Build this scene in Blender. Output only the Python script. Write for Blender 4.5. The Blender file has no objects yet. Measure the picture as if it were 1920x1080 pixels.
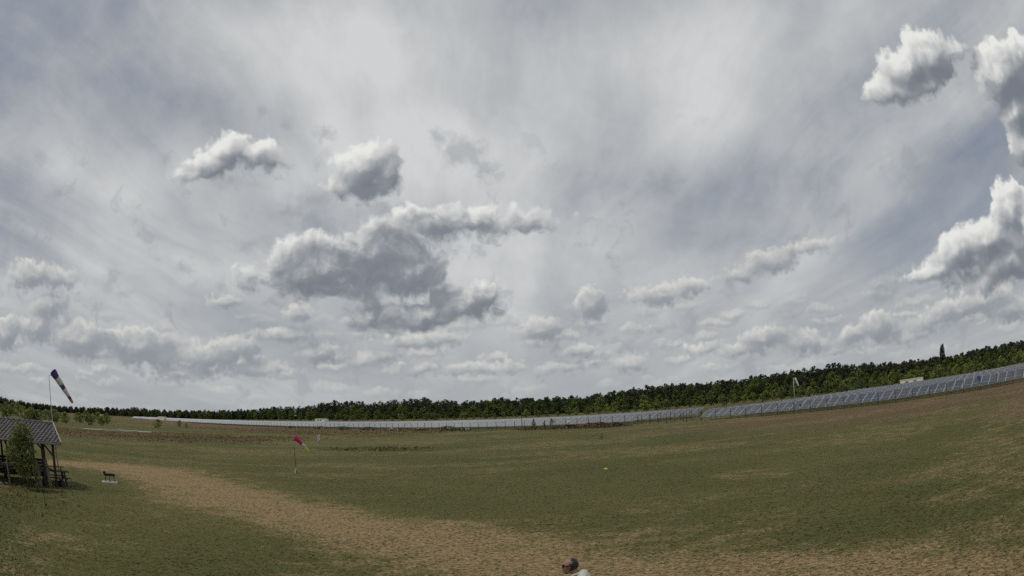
import bpy, bmesh, math, random
import numpy as np
from mathutils import Vector, Matrix, Euler

sc = bpy.context.scene
R_ = math.radians
random.seed(7)
rng = np.random.default_rng(7)

# ------------------------------------------------------------------ camera (wide security-camera lens with barrel distortion)
CAM_Z, PITCH, ROLL = 3.9, R_(8.84), R_(2.87)
LENS = (0.65285891, 0.09958948, -0.15560694, 0.15545384)      # angle from the axis as a polynomial of image radius
cam = bpy.data.cameras.new("camera")
cam.type = 'PANO'
cam.panorama_type = 'FISHEYE_LENS_POLYNOMIAL'
cam.sensor_fit = 'HORIZONTAL'
cam.sensor_width = 36.0
cam.fisheye_fov = R_(140)
cam.fisheye_polynomial_k0 = 0.0
for i in range(4):
    setattr(cam, "fisheye_polynomial_k%d" % (i + 1), -LENS[i] / 18.75 ** (i + 1))
cam.clip_start, cam.clip_end = 0.1, 30000.0
camo = bpy.data.objects.new("camera", cam)
sc.collection.objects.link(camo)
camo.matrix_world = Matrix.Translation((0, 0, CAM_Z)) @ Matrix.Rotation(math.pi / 2 + PITCH, 4, 'X') @ Matrix.Rotation(-ROLL, 4, 'Z')
sc.camera = camo

# ------------------------------------------------------------------ render / exposure
sc.render.engine = 'CYCLES'
sc.cycles.use_adaptive_sampling = True
sc.cycles.adaptive_threshold = 0.02
sc.cycles.adaptive_min_samples = 8
sc.cycles.use_denoising = False
sc.cycles.max_bounces = 5
sc.cycles.diffuse_bounces = 2
sc.cycles.glossy_bounces = 2
sc.cycles.transmission_bounces = 3
sc.cycles.transparent_max_bounces = 8
sc.cycles.caustics_reflective = False
sc.cycles.caustics_refractive = False
sc.view_settings.view_transform = 'Standard'
sc.view_settings.look = 'None'
sc.view_settings.exposure = 0.0
sc.view_settings.gamma = 1.0

# ------------------------------------------------------------------ world
SUN_AZ, SUN_EL = -115.0, 58.0        # degrees from the view direction (clockwise), above the horizon
world = bpy.data.worlds.new("World")
sc.world = world
world.use_nodes = True
wt = world.node_tree
wt.nodes.clear()
#CLOUD_TABLES
BIG = [(-22.98,18.33,2.12,1.17),(-21.51,19.2,1.67,1.18),(-19.32,18.93,1.98,0.98),(-17.58,18.47,1.27,0.62),(-24.24,17.53,1.16,0.55),(-10.88,17.76,2.47,1.56),(-10.47,18.53,1.73,1.25),(-12.51,16.75,1.56,0.78),(-9.15,17.45,1.22,1.32),(-10.05,16.43,1.96,0.7),(-14.3,10.7,3.85,1.95),(-15.9,11.6,1.84,1.25),(-10.06,11.7,4.2,1.75),(-6.05,13.48,3.97,1.38),(-2.88,13.73,3.54,1.0),(-0.14,13.72,2.34,0.62),(-12.5,9.25,4.8,1.07),(-17.35,9.98,2.45,1.15),(-7.71,10.29,3.16,1.83),(-9.38,7.27,3.55,1.3),(-6.24,7.12,3.51,1.37),(-3.88,7.87,2.71,1.59),(-2.31,8.57,1.73,1.21),(1.81,13.62,1.57,0.31),(36.14,22.65,2.76,2.13),(33.72,22.21,2.15,1.76),(31.41,20.71,2.06,1.15),(38.6,23.0,1.5,0.8),(34.49,20.7,3.08,1.16),(43.25,20.52,3.08,2.59),(45.96,21.86,1.87,1.79),(43.52,17.62,1.89,2.1),(41.6,19.2,0.9,0.7),(43.86,15.35,2.12,1.64),(40.78,10.36,2.32,2.37),(37.8,8.7,3.03,1.64),(35.14,8.33,2.4,1.48),(33.01,7.35,1.83,0.62),(39.37,7.0,3.23,1.56),(37.33,5.9,3.42,0.7),(42.28,8.97,3.41,3.15)]
SMALL = [(-38.16,9.71,2.1,1.01),(-35.82,9.63,2.02,0.78),(-36.38,7.47,1.63,0.97),(-37.48,5.85,1.81,1.05),(-33.48,5.09,2.65,1.48),(-28.38,4.9,3.04,1.39),(-29.96,5.23,1.83,0.97),(-26.63,4.26,2.18,0.85),(-40.78,5.26,1.54,1.41),(-22.35,4.34,2.84,1.08),(-20.68,4.86,1.98,0.92),(-21.48,8.28,1.17,0.5),(-15.75,7.36,1.13,0.69),(-16.58,5.99,1.77,0.54),(-14.21,4.66,1.79,0.85),(1.82,5.71,1.6,0.92),(-6.71,5.29,2.64,0.61),(-2.58,3.16,2.29,0.46),(4.74,4.14,1.54,0.54),(8.17,2.97,1.48,0.69),(13.34,3.63,1.11,0.42),(18.39,3.95,1.63,0.96),(16.51,3.24,1.61,0.54),(21.02,3.3,1.87,0.69),(27.27,3.77,1.6,1.08),(25.26,3.38,1.21,0.54),(-7.19,3.31,1.36,0.42),(-10.28,4.14,1.96,0.54),(34.56,4.11,2.87,0.89),(32.56,3.7,2.3,0.7),(37.14,4.47,2.59,0.7),(39.96,3.49,3.28,1.01),(31.07,2.92,1.4,0.46),(19.5,9.24,2.15,0.77),(17.17,8.69,1.38,0.54),(22.32,10.0,1.86,0.54),(5.69,7.3,1.17,1.22),(10.83,7.57,2.62,0.69),(12.87,8.06,1.6,0.46),(3.53,2.91,1.73,0.46),(-19.08,3.52,2.44,0.54),(-25.36,3.05,2.58,0.62),(23.48,2.53,1.91,0.42),(29.21,2.76,1.28,0.39)]
WISP = [(-3.12,18.79,1.95,1.41),(-5.05,19.93,0.98,0.94),(-1.63,17.67,1.12,0.94),(-16.18,14.86,1.57,0.69),(-19.44,12.36,1.84,0.69),(-14.07,20.47,1.01,0.78),(-19.11,21.87,0.61,0.71),(-17.05,21.08,0.6,0.55),(-36.47,15.64,1.15,0.63),(-38.33,18.44,0.82,0.56),(-30.73,9.65,0.84,1.0),(-29.86,8.64,1.19,0.46),(-23.81,9.32,0.77,0.31),(-21.82,9.46,0.84,0.69),(36.95,14.2,1.97,0.96),(41.22,13.68,1.01,0.96),(34.57,11.85,0.89,0.31),(6.0,11.63,1.1,0.34),(5.72,13.1,1.58,0.35),(20.34,5.22,0.83,0.31),(23.42,4.43,1.44,0.35),(25.35,4.34,0.69,0.23),(29.08,6.04,0.54,0.31),(30.4,5.57,0.74,0.31),(-41.06,13.65,1.23,0.55),(-41.22,10.51,0.78,1.09),(-14.13,15.61,2.47,0.77),(-9.24,14.74,3.23,0.69),(-26.83,18.47,0.55,0.63),(-21.35,16.98,2.59,0.7)]
VEIL = [(14.79,23.43,4.74,4.82),(8.89,24.28,6.38,3.61),(-5.15,18.68,10.57,4.3),(0.88,11.06,7.7,4.56),(-12.82,25.6,8.75,2.41),(-27.16,17.29,9.17,2.74),(17.95,26.0,2.68,2.47),(-19.35,28.09,7.43,1.65),(-28.89,9.9,9.99,3.47),(17.2,6.84,8.12,2.3)]

class NT:
    """small helper: every method adds one node and returns its output socket"""
    def __init__(s, tree): s.t = tree
    def new(s, kind): return s.t.nodes.new(kind)
    def put(s, sock, v):
        if v is None: return
        if isinstance(v, bpy.types.NodeSocket): s.t.links.new(v, sock)
        else: sock.default_value = v
    def m(s, op, a, b=None, c=None, clamp=False):
        n = s.new('ShaderNodeMath'); n.operation = op; n.use_clamp = clamp
        for i, v in enumerate((a, b, c)): s.put(n.inputs[i], v)
        return n.outputs[0]
    def v(s, op, a, b=None, c=None):
        n = s.new('ShaderNodeVectorMath'); n.operation = op
        for i, v in enumerate((a, b, c)): s.put(n.inputs[i], v)
        return n.outputs['Value'] if op in ('LENGTH', 'DOT_PRODUCT', 'DISTANCE') else n.outputs['Vector']
    def xyz(s, x, y, z=0.0):
        n = s.new('ShaderNodeCombineXYZ')
        for i, v in enumerate((x, y, z)): s.put(n.inputs[i], v)
        return n.outputs[0]
    def sep(s, v):
        n = s.new('ShaderNodeSeparateXYZ'); s.put(n.inputs[0], v); return n.outputs
    def noise(s, vec, scale, detail=4, rough=.5, dist=0.0, dims='3D', color=False):
        n = s.new('ShaderNodeTexNoise'); n.noise_dimensions = dims
        s.put(n.inputs['Vector'], vec); n.inputs['Scale'].default_value = scale
        n.inputs['Detail'].default_value = detail; n.inputs['Roughness'].default_value = rough
        n.inputs['Distortion'].default_value = dist
        return n.outputs['Color' if color else 'Fac']
    def voro(s, vec, scale, smooth=.4, detail=0):
        n = s.new('ShaderNodeTexVoronoi'); n.voronoi_dimensions = '2D'; n.feature = 'F1'
        s.put(n.inputs['Vector'], vec); n.inputs['Scale'].default_value = scale
        n.inputs['Detail'].default_value = detail
        return n.outputs['Distance']
    def ss(s, x, a, b, lo=0.0, hi=1.0):
        n = s.new('ShaderNodeMapRange'); n.interpolation_type = 'SMOOTHSTEP'
        for i, v in enumerate((x, a, b, lo, hi)): s.put(n.inputs[i], v)
        return n.outputs[0]
    def lin(s, x, a, b, lo=0.0, hi=1.0):
        n = s.new('ShaderNodeMapRange')
        for i, v in enumerate((x, a, b, lo, hi)): s.put(n.inputs[i], v)
        return n.outputs[0]
    def mix(s, f, a, b, mode='MIX'):
        n = s.new('ShaderNodeMix'); n.data_type = 'RGBA'; n.blend_type = mode
        s.put(n.inputs[0], f)
        for i, v in ((6, a), (7, b)): s.put(n.inputs[i], tuple(v) + (1,) if isinstance(v, tuple) and len(v) == 3 else v)
        return n.outputs[2]
    def ramp(s, f, stops, interp='LINEAR'):
        n = s.new('ShaderNodeValToRGB'); s.put(n.inputs[0], f); e = n.color_ramp.elements
        n.color_ramp.interpolation = interp
        e[0].position, e[0].color = stops[0][0], tuple(stops[0][1]) + (1,)
        e[1].position, e[1].color = stops[1][0], tuple(stops[1][1]) + (1,)
        for p, c in stops[2:]:
            k = e.new(p); k.color = tuple(c) + (1,)
        return n.outputs[0]
    def attr(s, name):
        n = s.new('ShaderNodeAttribute'); n.attribute_name = name; return n

def build_sky():
    g = NT(wt)
    tc = g.new('ShaderNodeTexCoord')
    d = tc.outputs['Generated']
    x, y, z = g.sep(d)
    az = g.m('MULTIPLY', g.m('ARCTAN2', x, y), 180 / math.pi)
    # the same cloud streets go on all round the sky: the azimuth is folded every 92 degrees
    azf = g.m('SUBTRACT', g.m('PINGPONG', g.m('ADD', az, 46 + 184), 92.0), 46.0)
    el = g.m('MULTIPLY', g.m('ARCSINE', g.m('MINIMUM', g.m('MAXIMUM', z, -1.0), 1.0)), 180 / math.pi)
    P = g.xyz(azf, el)
    sky = g.new('ShaderNodeTexSky'); sky.sky_type = 'NISHITA'; sky.sun_disc = False
    sky.sun_elevation = R_(SUN_EL); sky.sun_rotation = R_(SUN_AZ)
    sky.air_density, sky.dust_density, sky.ozone_density = 1.0, 1.5, 1.0
    base = sky.outputs[0]

    def blobs(P, lst, sm):
        acc = None
        for a, e, rx, ry in lst:
            q = g.v('MULTIPLY_ADD', P, (1 / rx, 1 / ry, 0), (-a / rx, -e / ry, 0))
            r = min(rx, ry)
            b = g.m('MULTIPLY_ADD', g.v('LENGTH', q), -r, r)
            acc = b if acc is None else g.m('SMOOTH_MAX', acc, b, sm)
        return acc

    def warp(P, freq, wamp):
        wv = g.v('SCALE', g.v('SUBTRACT', g.noise(P, freq * .55, 3, .55, color=True, dims='2D'), (.5, .5, .5)), None)
        wv.node.inputs['Scale'].default_value = wamp
        return g.v('ADD', P, wv)

    # --- high thin veil: bands of cirrus running away from the viewer
    pz = g.m('ADD', g.m('MAXIMUM', z, 0.0), 0.12)
    q = g.xyz(g.m('DIVIDE', x, pz), g.m('DIVIDE', y, pz))
    w = g.v('ADD', q, g.v('SCALE', g.noise(q, 0.5, 3, .5, color=True), None))
    w.node.inputs[1].links[0].from_node.inputs['Scale'].default_value = 0.9
    bands = g.noise(g.v('MULTIPLY', w, (1.15, .17, 1)), 1.7, 6, .52)
    patches = g.noise(g.v('MULTIPLY', w, (1, .5, 1)), 0.75, 5, .55)
    place = g.ss(blobs(P, VEIL, 3.0), -4.5, 3.0)
    fib = g.noise(g.v('MULTIPLY', w, (2.6, .30, 1)), 2.4, 6, .6)
    amount = g.m('MULTIPLY_ADD', g.m('SUBTRACT', bands, .5), 1.3, .50)
    amount = g.m('MULTIPLY_ADD', g.m('SUBTRACT', patches, .5), 1.35, amount)
    amount = g.m('MULTIPLY_ADD', g.m('SUBTRACT', fib, .5), .50, amount)
    mott = g.noise(warp(P, .35, 3.0), .17, 6, .60, dims='2D')
    amount = g.m('MULTIPLY_ADD', g.m('SUBTRACT', mott, .5), .45, amount)
    amount = g.m('MULTIPLY_ADD', g.m('SUBTRACT', place, .42), .40, amount, clamp=True)
    grey = g.ramp(amount, [(0.0, (2.15, 2.38, 2.9)), (1.0, (6.4, 6.5, 6.5)), (.28, (3.15, 3.36, 3.72)), (.60, (4.6, 4.74, 4.88))])
    col = g.mix(g.lin(amount, 0, .5, .80, .97), base, grey)
    # warmer, milkier air low down
    low = g.ss(el, 0.0, 16.0, 1.0, 0.0)
    col = g.mix(g.m('MULTIPLY', low, .6), col, (4.7, 4.85, 4.95))

    def rough(Pw, freq, amp, puff):
        n = g.m('MULTIPLY', g.m('SUBTRACT', g.noise(Pw, freq, 8, .62, dims='2D'), .5), amp)
        return g.m('MULTIPLY_ADD', g.m('SUBTRACT', .40, g.voro(Pw, freq * 2.6)), puff, n) if puff else n

    def cumulus(col, lst, sm, freq, amp, puff, wamp, soft, delta, kb, kf, dark, kd, opac, stops, bias=.15, mid=.52):
        """kb / kf: how much the mass / the fine billows turn towards the sun; kd: how dark the deep middle is"""
        Pw = warp(P, freq, wamp)
        off = (-.5 * delta, .87 * delta, 0)
        B0, B1 = blobs(Pw, lst, sm), blobs(g.v('ADD', Pw, off), lst, sm)
        F0, F1 = rough(Pw, freq, amp, puff), rough(g.v('ADD', Pw, tuple(c * .55 for c in off)), freq, amp, puff)
        D0 = g.m('ADD', g.m('ADD', B0, F0), bias)
        LB = g.m('DIVIDE', g.m('SUBTRACT', B0, B1), delta)
        LF = g.m('SUBTRACT', F0, F1)
        deep = g.ss(D0, 0.0, dark)
        sh = g.m('MULTIPLY_ADD', LB, kb, mid)
        sh = g.m('MULTIPLY_ADD', LF, kf, sh)
        sh = g.m('MULTIPLY_ADD', g.m('MULTIPLY', g.m('SUBTRACT', 1.0, deep), g.m('MAXIMUM', LB, 0.0)), .28, sh)
        sh = g.m('MULTIPLY_ADD', deep, -kd, sh, clamp=True)
        sft = g.lin(LB, -.5, .5, soft * 1.35, soft)      # ragged, softer undersides
        alpha = g.m('MULTIPLY', g.ss(D0, 0.0, sft), opac)
        return g.mix(alpha, col, g.ramp(sh, stops))

    # --- low streaks of far cumulus along the horizon
    hw = warp(P, .9, .7)
    def puffs(Q):
        q = g.v('MULTIPLY', Q, (.25, .80, 1))
        return g.m('MULTIPLY_ADD', g.m('SUBTRACT', g.noise(Q, .9, 6, .6, dims='2D'), .5), .75, g.m('SUBTRACT', .40, g.voro(q, 1.0)))
    h0, h1 = puffs(hw), puffs(g.v('ADD', hw, (-.12, .30, 0)))
    hl = g.m('MULTIPLY_ADD', g.m('SUBTRACT', h0, h1), 1.5, .48, clamp=True)
    hmask = g.m('MULTIPLY', g.ss(h0, -.02, .16), g.m('MULTIPLY', g.ss(el, 9.0, 4.5), g.ss(el, .6, 3.0, .10, 1.0)))
    col = g.mix(g.m('MULTIPLY', hmask, .62), col, g.ramp(hl, [(0, (3.1, 3.35, 3.6)), (1, (6.6, 6.5, 6.1)), (.5, (4.0, 4.2, 4.35))]))

    SM = [(0.0, (2.5, 2.7, 3.0)), (1.0, (7.2, 7.15, 6.7)), (.35, (3.1, 3.32, 3.6)), (.65, (4.8, 4.88, 4.85))]
    col = cumulus(col, SMALL, .5, .8, 1.3, .35, 1.0, .50, .7, .46, .30, 1.0, .24, .86, SM, .30, .42)
    # --- grey scud, thin and unlit
    Pw = warp(P, 1.1, .9)
    wD = g.m('ADD', blobs(Pw, WISP, .3), rough(Pw, 1.1, 1.7, 0))
    col = g.mix(g.m('MULTIPLY', g.ss(wD, -.2, .9), .5), col, (2.9, 3.1, 3.4))
    sc0 = g.noise(warp(P, .8, 2.0), .30, 7, .62, dims='2D')
    col = g.mix(g.m('MULTIPLY', g.m('MULTIPLY', g.ss(sc0, .585, .72), g.ss(el, 24.0, 14.0)), .42), col, (3.0, 3.2, 3.45))
    BG = [(0.0, (1.75, 1.95, 2.3)), (1.0, (8.0, 8.0, 7.7)), (.28, (2.2, 2.42, 2.75)), (.50, (3.4, 3.55, 3.75)), (.76, (5.8, 5.85, 5.8))]
    col = cumulus(col, BIG[:10] + BIG[24:], .6, .5, 1.9, .40, 1.5, .55, 1.2, .56, .30, 1.8, .14, .96, BG, .35, .42)
    col = cumulus(col, BIG[10:24], .8, .42, 3.0, .40, 2.1, .75, 1.4, .44, .36, 1.5, .24, .93, BG, .36, .42)
    bg = g.new('ShaderNodeBackground'); bg.inputs['Strength'].default_value = 0.1
    g.put(bg.inputs['Color'], col)
    out = g.new('ShaderNodeOutputWorld'); g.t.links.new(bg.outputs[0], out.inputs[0])
build_sky()
world.cycles.sampling_method = 'MANUAL'
world.cycles.sample_map_resolution = 512

# ------------------------------------------------------------------ sun (veiled by thin high cloud)
sun = bpy.data.lights.new("sun", 'SUN'); sun.energy = 1.4; sun.angle = R_(9); sun.color = (1.0, .95, .87)
suno = bpy.data.objects.new("sun", sun); sc.collection.objects.link(suno)
sdir = Vector((math.cos(R_(SUN_EL)) * math.sin(R_(SUN_AZ)), math.cos(R_(SUN_EL)) * math.cos(R_(SUN_AZ)), math.sin(R_(SUN_EL))))
suno.rotation_euler = sdir.to_track_quat('Z', 'Y').to_euler()

# ------------------------------------------------------------------ helpers
C = sc.collection
def ray(px, py):
    """viewing direction of a spot seen in the 1920 x 1080 photograph"""
    U, V = px - 960.0, 540.0 - py
    u, v = U * math.cos(ROLL) + V * math.sin(ROLL), -U * math.sin(ROLL) + V * math.cos(ROLL)
    r = math.hypot(u, v) / 1000.0
    t = sum(c * r ** (i + 1) for i, c in enumerate(LENS))
    x, z, y = math.sin(t) * u / 1000 / r, math.sin(t) * v / 1000 / r, math.cos(t)
    return Vector((x, y * math.cos(PITCH) - z * math.sin(PITCH), y * math.sin(PITCH) + z * math.cos(PITCH)))
def at(px, py, z=0.0):
    """the point at height z that is seen at that spot"""
    d = ray(px, py); k = (z - CAM_Z) / d.z
    return Vector((d.x * k, d.y * k, z))
def polar(az, r, z=0.0): return Vector((r * math.sin(R_(az)), r * math.cos(R_(az)), z))

FO = Vector((-39.0, 212.0, 0)); FU = Vector((.641, -.7675, 0)); FN = Vector((.7675, .641, 0))   # the field fence: origin, along, away from us
def fp(s, d=0.0, z=0.0):
    p = FO + FU * s + FN * d; p.z = z; return p
def gz(x, y):
    """ground height: level airfield, a low bank in front of the fence far to the left"""
    dx, dy = np.asarray(x) - FO.x, np.asarray(y) - FO.y
    s = dx * FU.x + dy * FU.y; d = dx * FN.x + dy * FN.y
    w = 1 / (1 + np.exp((s + 150) / 12.0)) * 1 / (1 + np.exp(-(s + 420) / 25.0))
    return 1.25 * np.exp(-((d + 12) / 6.5) ** 2) * w * (0.75 + .25 * np.sin(s * .13))

def along(px):
    """where along the fence line a spot at that picture column stands"""
    q = ray(px, 790); t = q.x / q.y
    return (-FO.x + FO.y * t) / (FU.x - FU.y * t)

class MB:
    """collects shapes for one mesh"""
    def __init__(s): s.v, s.f, s.m = [], [], []
    def add(s, verts, faces, mat=0):
        o = len(s.v); s.v += [tuple(p) for p in verts]
        s.f += [tuple(o + i for i in f) for f in faces]; s.m += [mat] * len(faces)
        return s
    def box(s, c, size, rot=None, mat=0):
        h = [k / 2 for k in size]; c = Vector(c)
        vs = [Vector((sx * h[0], sy * h[1], sz * h[2])) for sx in (-1, 1) for sy in (-1, 1) for sz in (-1, 1)]
        if rot is not None: vs = [rot @ q for q in vs]
        return s.add([c + q for q in vs], [(0, 1, 3, 2), (4, 6, 7, 5), (0, 4, 5, 1), (2, 3, 7, 6), (0, 2, 6, 4), (1, 5, 7, 3)], mat)
    def bar(s, a, b, w, h=None, mat=0):
        a, b = Vector(a), Vector(b); d = b - a; h = h or w
        q = d.to_track_quat('Z', 'Y').to_matrix()
        return s.box((a + b) / 2, (w, h, d.length), q, mat)
    def tube(s, pts, rad, n=8, cap=True, mat=0):
        pts = [Vector(p) for p in pts]; rad = rad if isinstance(rad, (list, tuple)) else [rad] * len(pts)
        vs = []
        for i, p in enumerate(pts):
            d = (pts[min(i + 1, len(pts) - 1)] - pts[max(i - 1, 0)]).normalized()
            e1 = d.cross(Vector((0, 0, 1)) if abs(d.z) < .95 else Vector((1, 0, 0))).normalized(); e2 = d.cross(e1)
            for k in range(n):
                t = 2 * math.pi * k / n
                vs.append(p + (e1 * math.cos(t) + e2 * math.sin(t)) * rad[i])
        fs = [(i * n + k, i * n + (k + 1) % n, (i + 1) * n + (k + 1) % n, (i + 1) * n + k) for i in range(len(pts) - 1) for k in range(n)]
        if cap: fs += [tuple(range(n))[::-1], tuple((len(pts) - 1) * n + k for k in range(n))]
        return s.add(vs, fs, mat)
    def ball(s, c, r, nu=10, nv=7, mat=0, f=None):
        c = Vector(c); r = (r, r, r) if not isinstance(r, (tuple, list)) else r
        vs = [];
        for j in range(nv + 1):
            ph = -math.pi / 2 + math.pi * j / nv
            for i in range(nu):
                t = 2 * math.pi * i / nu
                p = Vector((math.cos(ph) * math.cos(t), math.cos(ph) * math.sin(t), math.sin(ph)))
                if f: p = f(p)
                vs.append(c + Vector((p.x * r[0], p.y * r[1], p.z * r[2])))
        fs = [(j * nu + i, j * nu + (i + 1) % nu, (j + 1) * nu + (i + 1) % nu, (j + 1) * nu + i) for j in range(nv) for i in range(nu)]
        return s.add(vs, fs, mat)
    def mesh(s, name, mats, smooth=False):
        me = bpy.data.meshes.new(name); me.from_pydata(s.v, [], s.f)
        for m in (mats if isinstance(mats, (list, tuple)) else [mats]): me.materials.append(m)
        if any(s.m): me.polygons.foreach_set('material_index', s.m)
        if smooth: me.polygons.foreach_set('use_smooth', [True] * len(me.polygons))
        me.update(); return me
    def build(s, name, mats, parent=None, smooth=False): return link(name, s.mesh(name, mats, smooth), parent)
def link(name, me, parent=None, loc=None, rz=None):
    o = bpy.data.objects.new(name, me); C.objects.link(o)
    if parent is not None: o.parent = parent
    if loc is not None: o.location = loc
    if rz is not None: o.rotation_euler = (0, 0, rz)
    return o
def tag(o, label=None, cat=None, group=None, kind=None):
    for k, v in (('label', label), ('category', cat), ('group', group), ('kind', kind)):
        if v: o[k] = v
    return o
def empty(name, loc, rz=0.0, label=None, cat=None, group=None):
    o = bpy.data.objects.new(name, None); C.objects.link(o); o.location = loc; o.rotation_euler = (0, 0, rz)
    o.empty_display_size = .3
    return tag(o, label, cat, group)
def quads(name, cen, ax, ay, mats, col=None, smooth=False):
    """many small quads as one mesh; cen, ax, ay: (N,3) arrays"""
    n = len(cen)
    v = np.stack([cen - ax - ay, cen + ax - ay, cen + ax + ay, cen - ax + ay], 1).reshape(-1, 3).astype(np.float32)
    me = bpy.data.meshes.new(name)
    me.vertices.add(4 * n); me.vertices.foreach_set('co', v.ravel())
    me.loops.add(4 * n); me.loops.foreach_set('vertex_index', np.arange(4 * n, dtype=np.int32))
    me.polygons.add(n); me.polygons.foreach_set('loop_start', np.arange(0, 4 * n, 4, dtype=np.int32))
    for m in (mats if isinstance(mats, (list, tuple)) else [mats]): me.materials.append(m)
    if col is not None:
        a = me.color_attributes.new('tint', 'FLOAT_COLOR', 'POINT')
        c = np.ones((4 * n, 4), np.float32); c[:, :3] = np.repeat(col, 4, 0); a.data.foreach_set('color', c.ravel())
    me.update(calc_edges=True); me.validate()
    return me

def mat(name, col, rough=.8, metal=0.0, var=0.0, scale=6.0, spec=None, bump=0.0, coords='Object', objvar=0.0):
    m = bpy.data.materials.new(name); m.use_nodes = True
    g = NT(m.node_tree); b = m.node_tree.nodes['Principled BSDF']
    b.inputs['Roughness'].default_value = rough; b.inputs['Metallic'].default_value = metal
    if spec is not None: b.inputs['Specular IOR Level'].default_value = spec
    c = tuple(col) + (1,)
    if var or bump:
        tc = g.new('ShaderNodeTexCoord').outputs[coords]
        n = g.noise(tc, scale, 5, .6)
    if var:
        c = g.mix(1.0, c, g.ramp(n, [(.25, (1 - var,) * 3), (.75, (1 + var,) * 3)]), 'MULTIPLY')
    if objvar:
        r = g.new('ShaderNodeObjectInfo').outputs['Random']
        c = g.mix(1.0, c, g.ramp(r, [(0, (1 - objvar, 1 - objvar, 1 - objvar)), (1, (1 + objvar, 1 + objvar * .9, 1 - objvar * .3))]), 'MULTIPLY')
    g.put(b.inputs['Base Color'], c)
    if bump:
        bn = g.new('ShaderNodeBump'); bn.inputs['Strength'].default_value = bump; bn.inputs['Distance'].default_value = .02
        g.put(bn.inputs['Height'], n); g.put(b.inputs['Normal'], bn.outputs[0])
    return m
M = dict(
    post=mat('dark_post', (.035, .037, .036), .7, var=.2),
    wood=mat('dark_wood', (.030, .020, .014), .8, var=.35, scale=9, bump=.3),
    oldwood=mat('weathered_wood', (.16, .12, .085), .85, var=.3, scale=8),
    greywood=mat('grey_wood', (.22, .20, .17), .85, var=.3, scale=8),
    tile=mat('roof_tile', (.105, .092, .090), .6, var=.45, scale=2.2),
    trim=mat('roof_trim', (.42, .41, .41), .5, var=.15),
    gutter=mat('gutter', (.20, .19, .19), .5, var=.1),
    steel=mat('galvanised_steel', (.42, .43, .43), .45, metal=.5, var=.1),
    thinpole=mat('painted_pole', (.30, .30, .28), .5, var=.15),
    black=mat('black_iron', (.008, .008, .008), .6, var=.2),
    slab=mat('concrete_slab', (.42, .41, .38), .9, var=.2, scale=4),
    concrete=mat('concrete', (.30, .29, .27), .9, var=.2, scale=4),
    purple=mat('purple_cloth', (.10, .055, .25), .9, var=.15), white=mat('white_cloth', (.62, .60, .60), .9, var=.1),
    red=mat('red_cloth', (.60, .025, .17), .9, var=.2), yellow=mat('yellow_cloth', (.68, .66, .14), .9, var=.1),
    orange=mat('orange_cloth', (.48, .22, .03), .9, var=.15), maroon=mat('maroon_cloth', (.13, .03, .07), .9),
    glass=None, alu=mat('aluminium', (.62, .63, .64), .38, metal=.25),
    cream=mat('cream_paint', (.80, .77, .60), .6, var=.08), vent=mat('vent_dark', (.035, .033, .03), .7),
    signw=mat('sign_white', (.70, .70, .68), .6), signb=mat('sign_blue', (.03, .06, .26), .5),
    teal=mat('teal_plastic', (.05, .17, .20), .5, var=.15), pink=mat('pink_cloth', (.32, .20, .20), .9, var=.2),
    tapew=mat('white_tape', (.66, .64, .60), .7), taper=mat('red_brown_tape', (.20, .06, .035), .8, var=.3), tapey=mat('yellow_tape', (.42, .42, .06), .7),
    bark=mat('bark', (.10, .075, .055), .9, var=.3, scale=3), pinebark=mat('pine_bark', (.12, .065, .04), .9, var=.3, scale=2),
    stone=mat('rubble', (.33, .31, .28), .9, var=.25, scale=3),
)

def leaf_mat(name, dark, light, objvar=.25, warm=(1.0, 1.0, 1.0), trans=.25):
    m = bpy.data.materials.new(name); m.use_nodes = True
    g = NT(m.node_tree); b = m.node_tree.nodes['Principled BSDF']; out = m.node_tree.nodes['Material Output']
    a = g.attr('tint').outputs['Fac']
    c = g.mix(a, dark, light)
    r = g.new('ShaderNodeObjectInfo').outputs['Random']
    c = g.mix(1.0, c, g.ramp(r, [(0, (1 - objvar, 1 - objvar * .9, 1 - objvar * .7)), (1, (1 + objvar * warm[0], 1 + objvar * .75, 1 - objvar * .2))]), 'MULTIPLY')
    g.put(b.inputs['Base Color'], c); b.inputs['Roughness'].default_value = .75; b.inputs['Specular IOR Level'].default_value = .2
    t = g.new('ShaderNodeBsdfTranslucent'); g.put(t.inputs[0], c)
    mx = g.new('ShaderNodeMixShader'); mx.inputs[0].default_value = trans
    g.t.links.new(b.outputs[0], mx.inputs[1]); g.t.links.new(t.outputs[0], mx.inputs[2]); g.t.links.new(mx.outputs[0], out.inputs[0])
    return m
L = dict(
    pine=leaf_mat('pine_needles', (.028, .037, .024), (.078, .090, .052), .30),
    broad=leaf_mat('broad_leaves', (.062, .094, .030), (.165, .205, .068), .42),
    scrub=leaf_mat('scrub_leaves', (.105, .142, .050), (.250, .285, .105), .38),
    sapling=leaf_mat('sapling_leaves', (.060, .080, .026), (.215, .235, .075), .0),
    brush=leaf_mat('dry_brush', (.080, .062, .036), (.19, .140, .085), .2, trans=.1),
    dgrass=leaf_mat('dry_tall_grass', (.07, .055, .024), (.20, .16, .075), .2, trans=.15),
)

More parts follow.
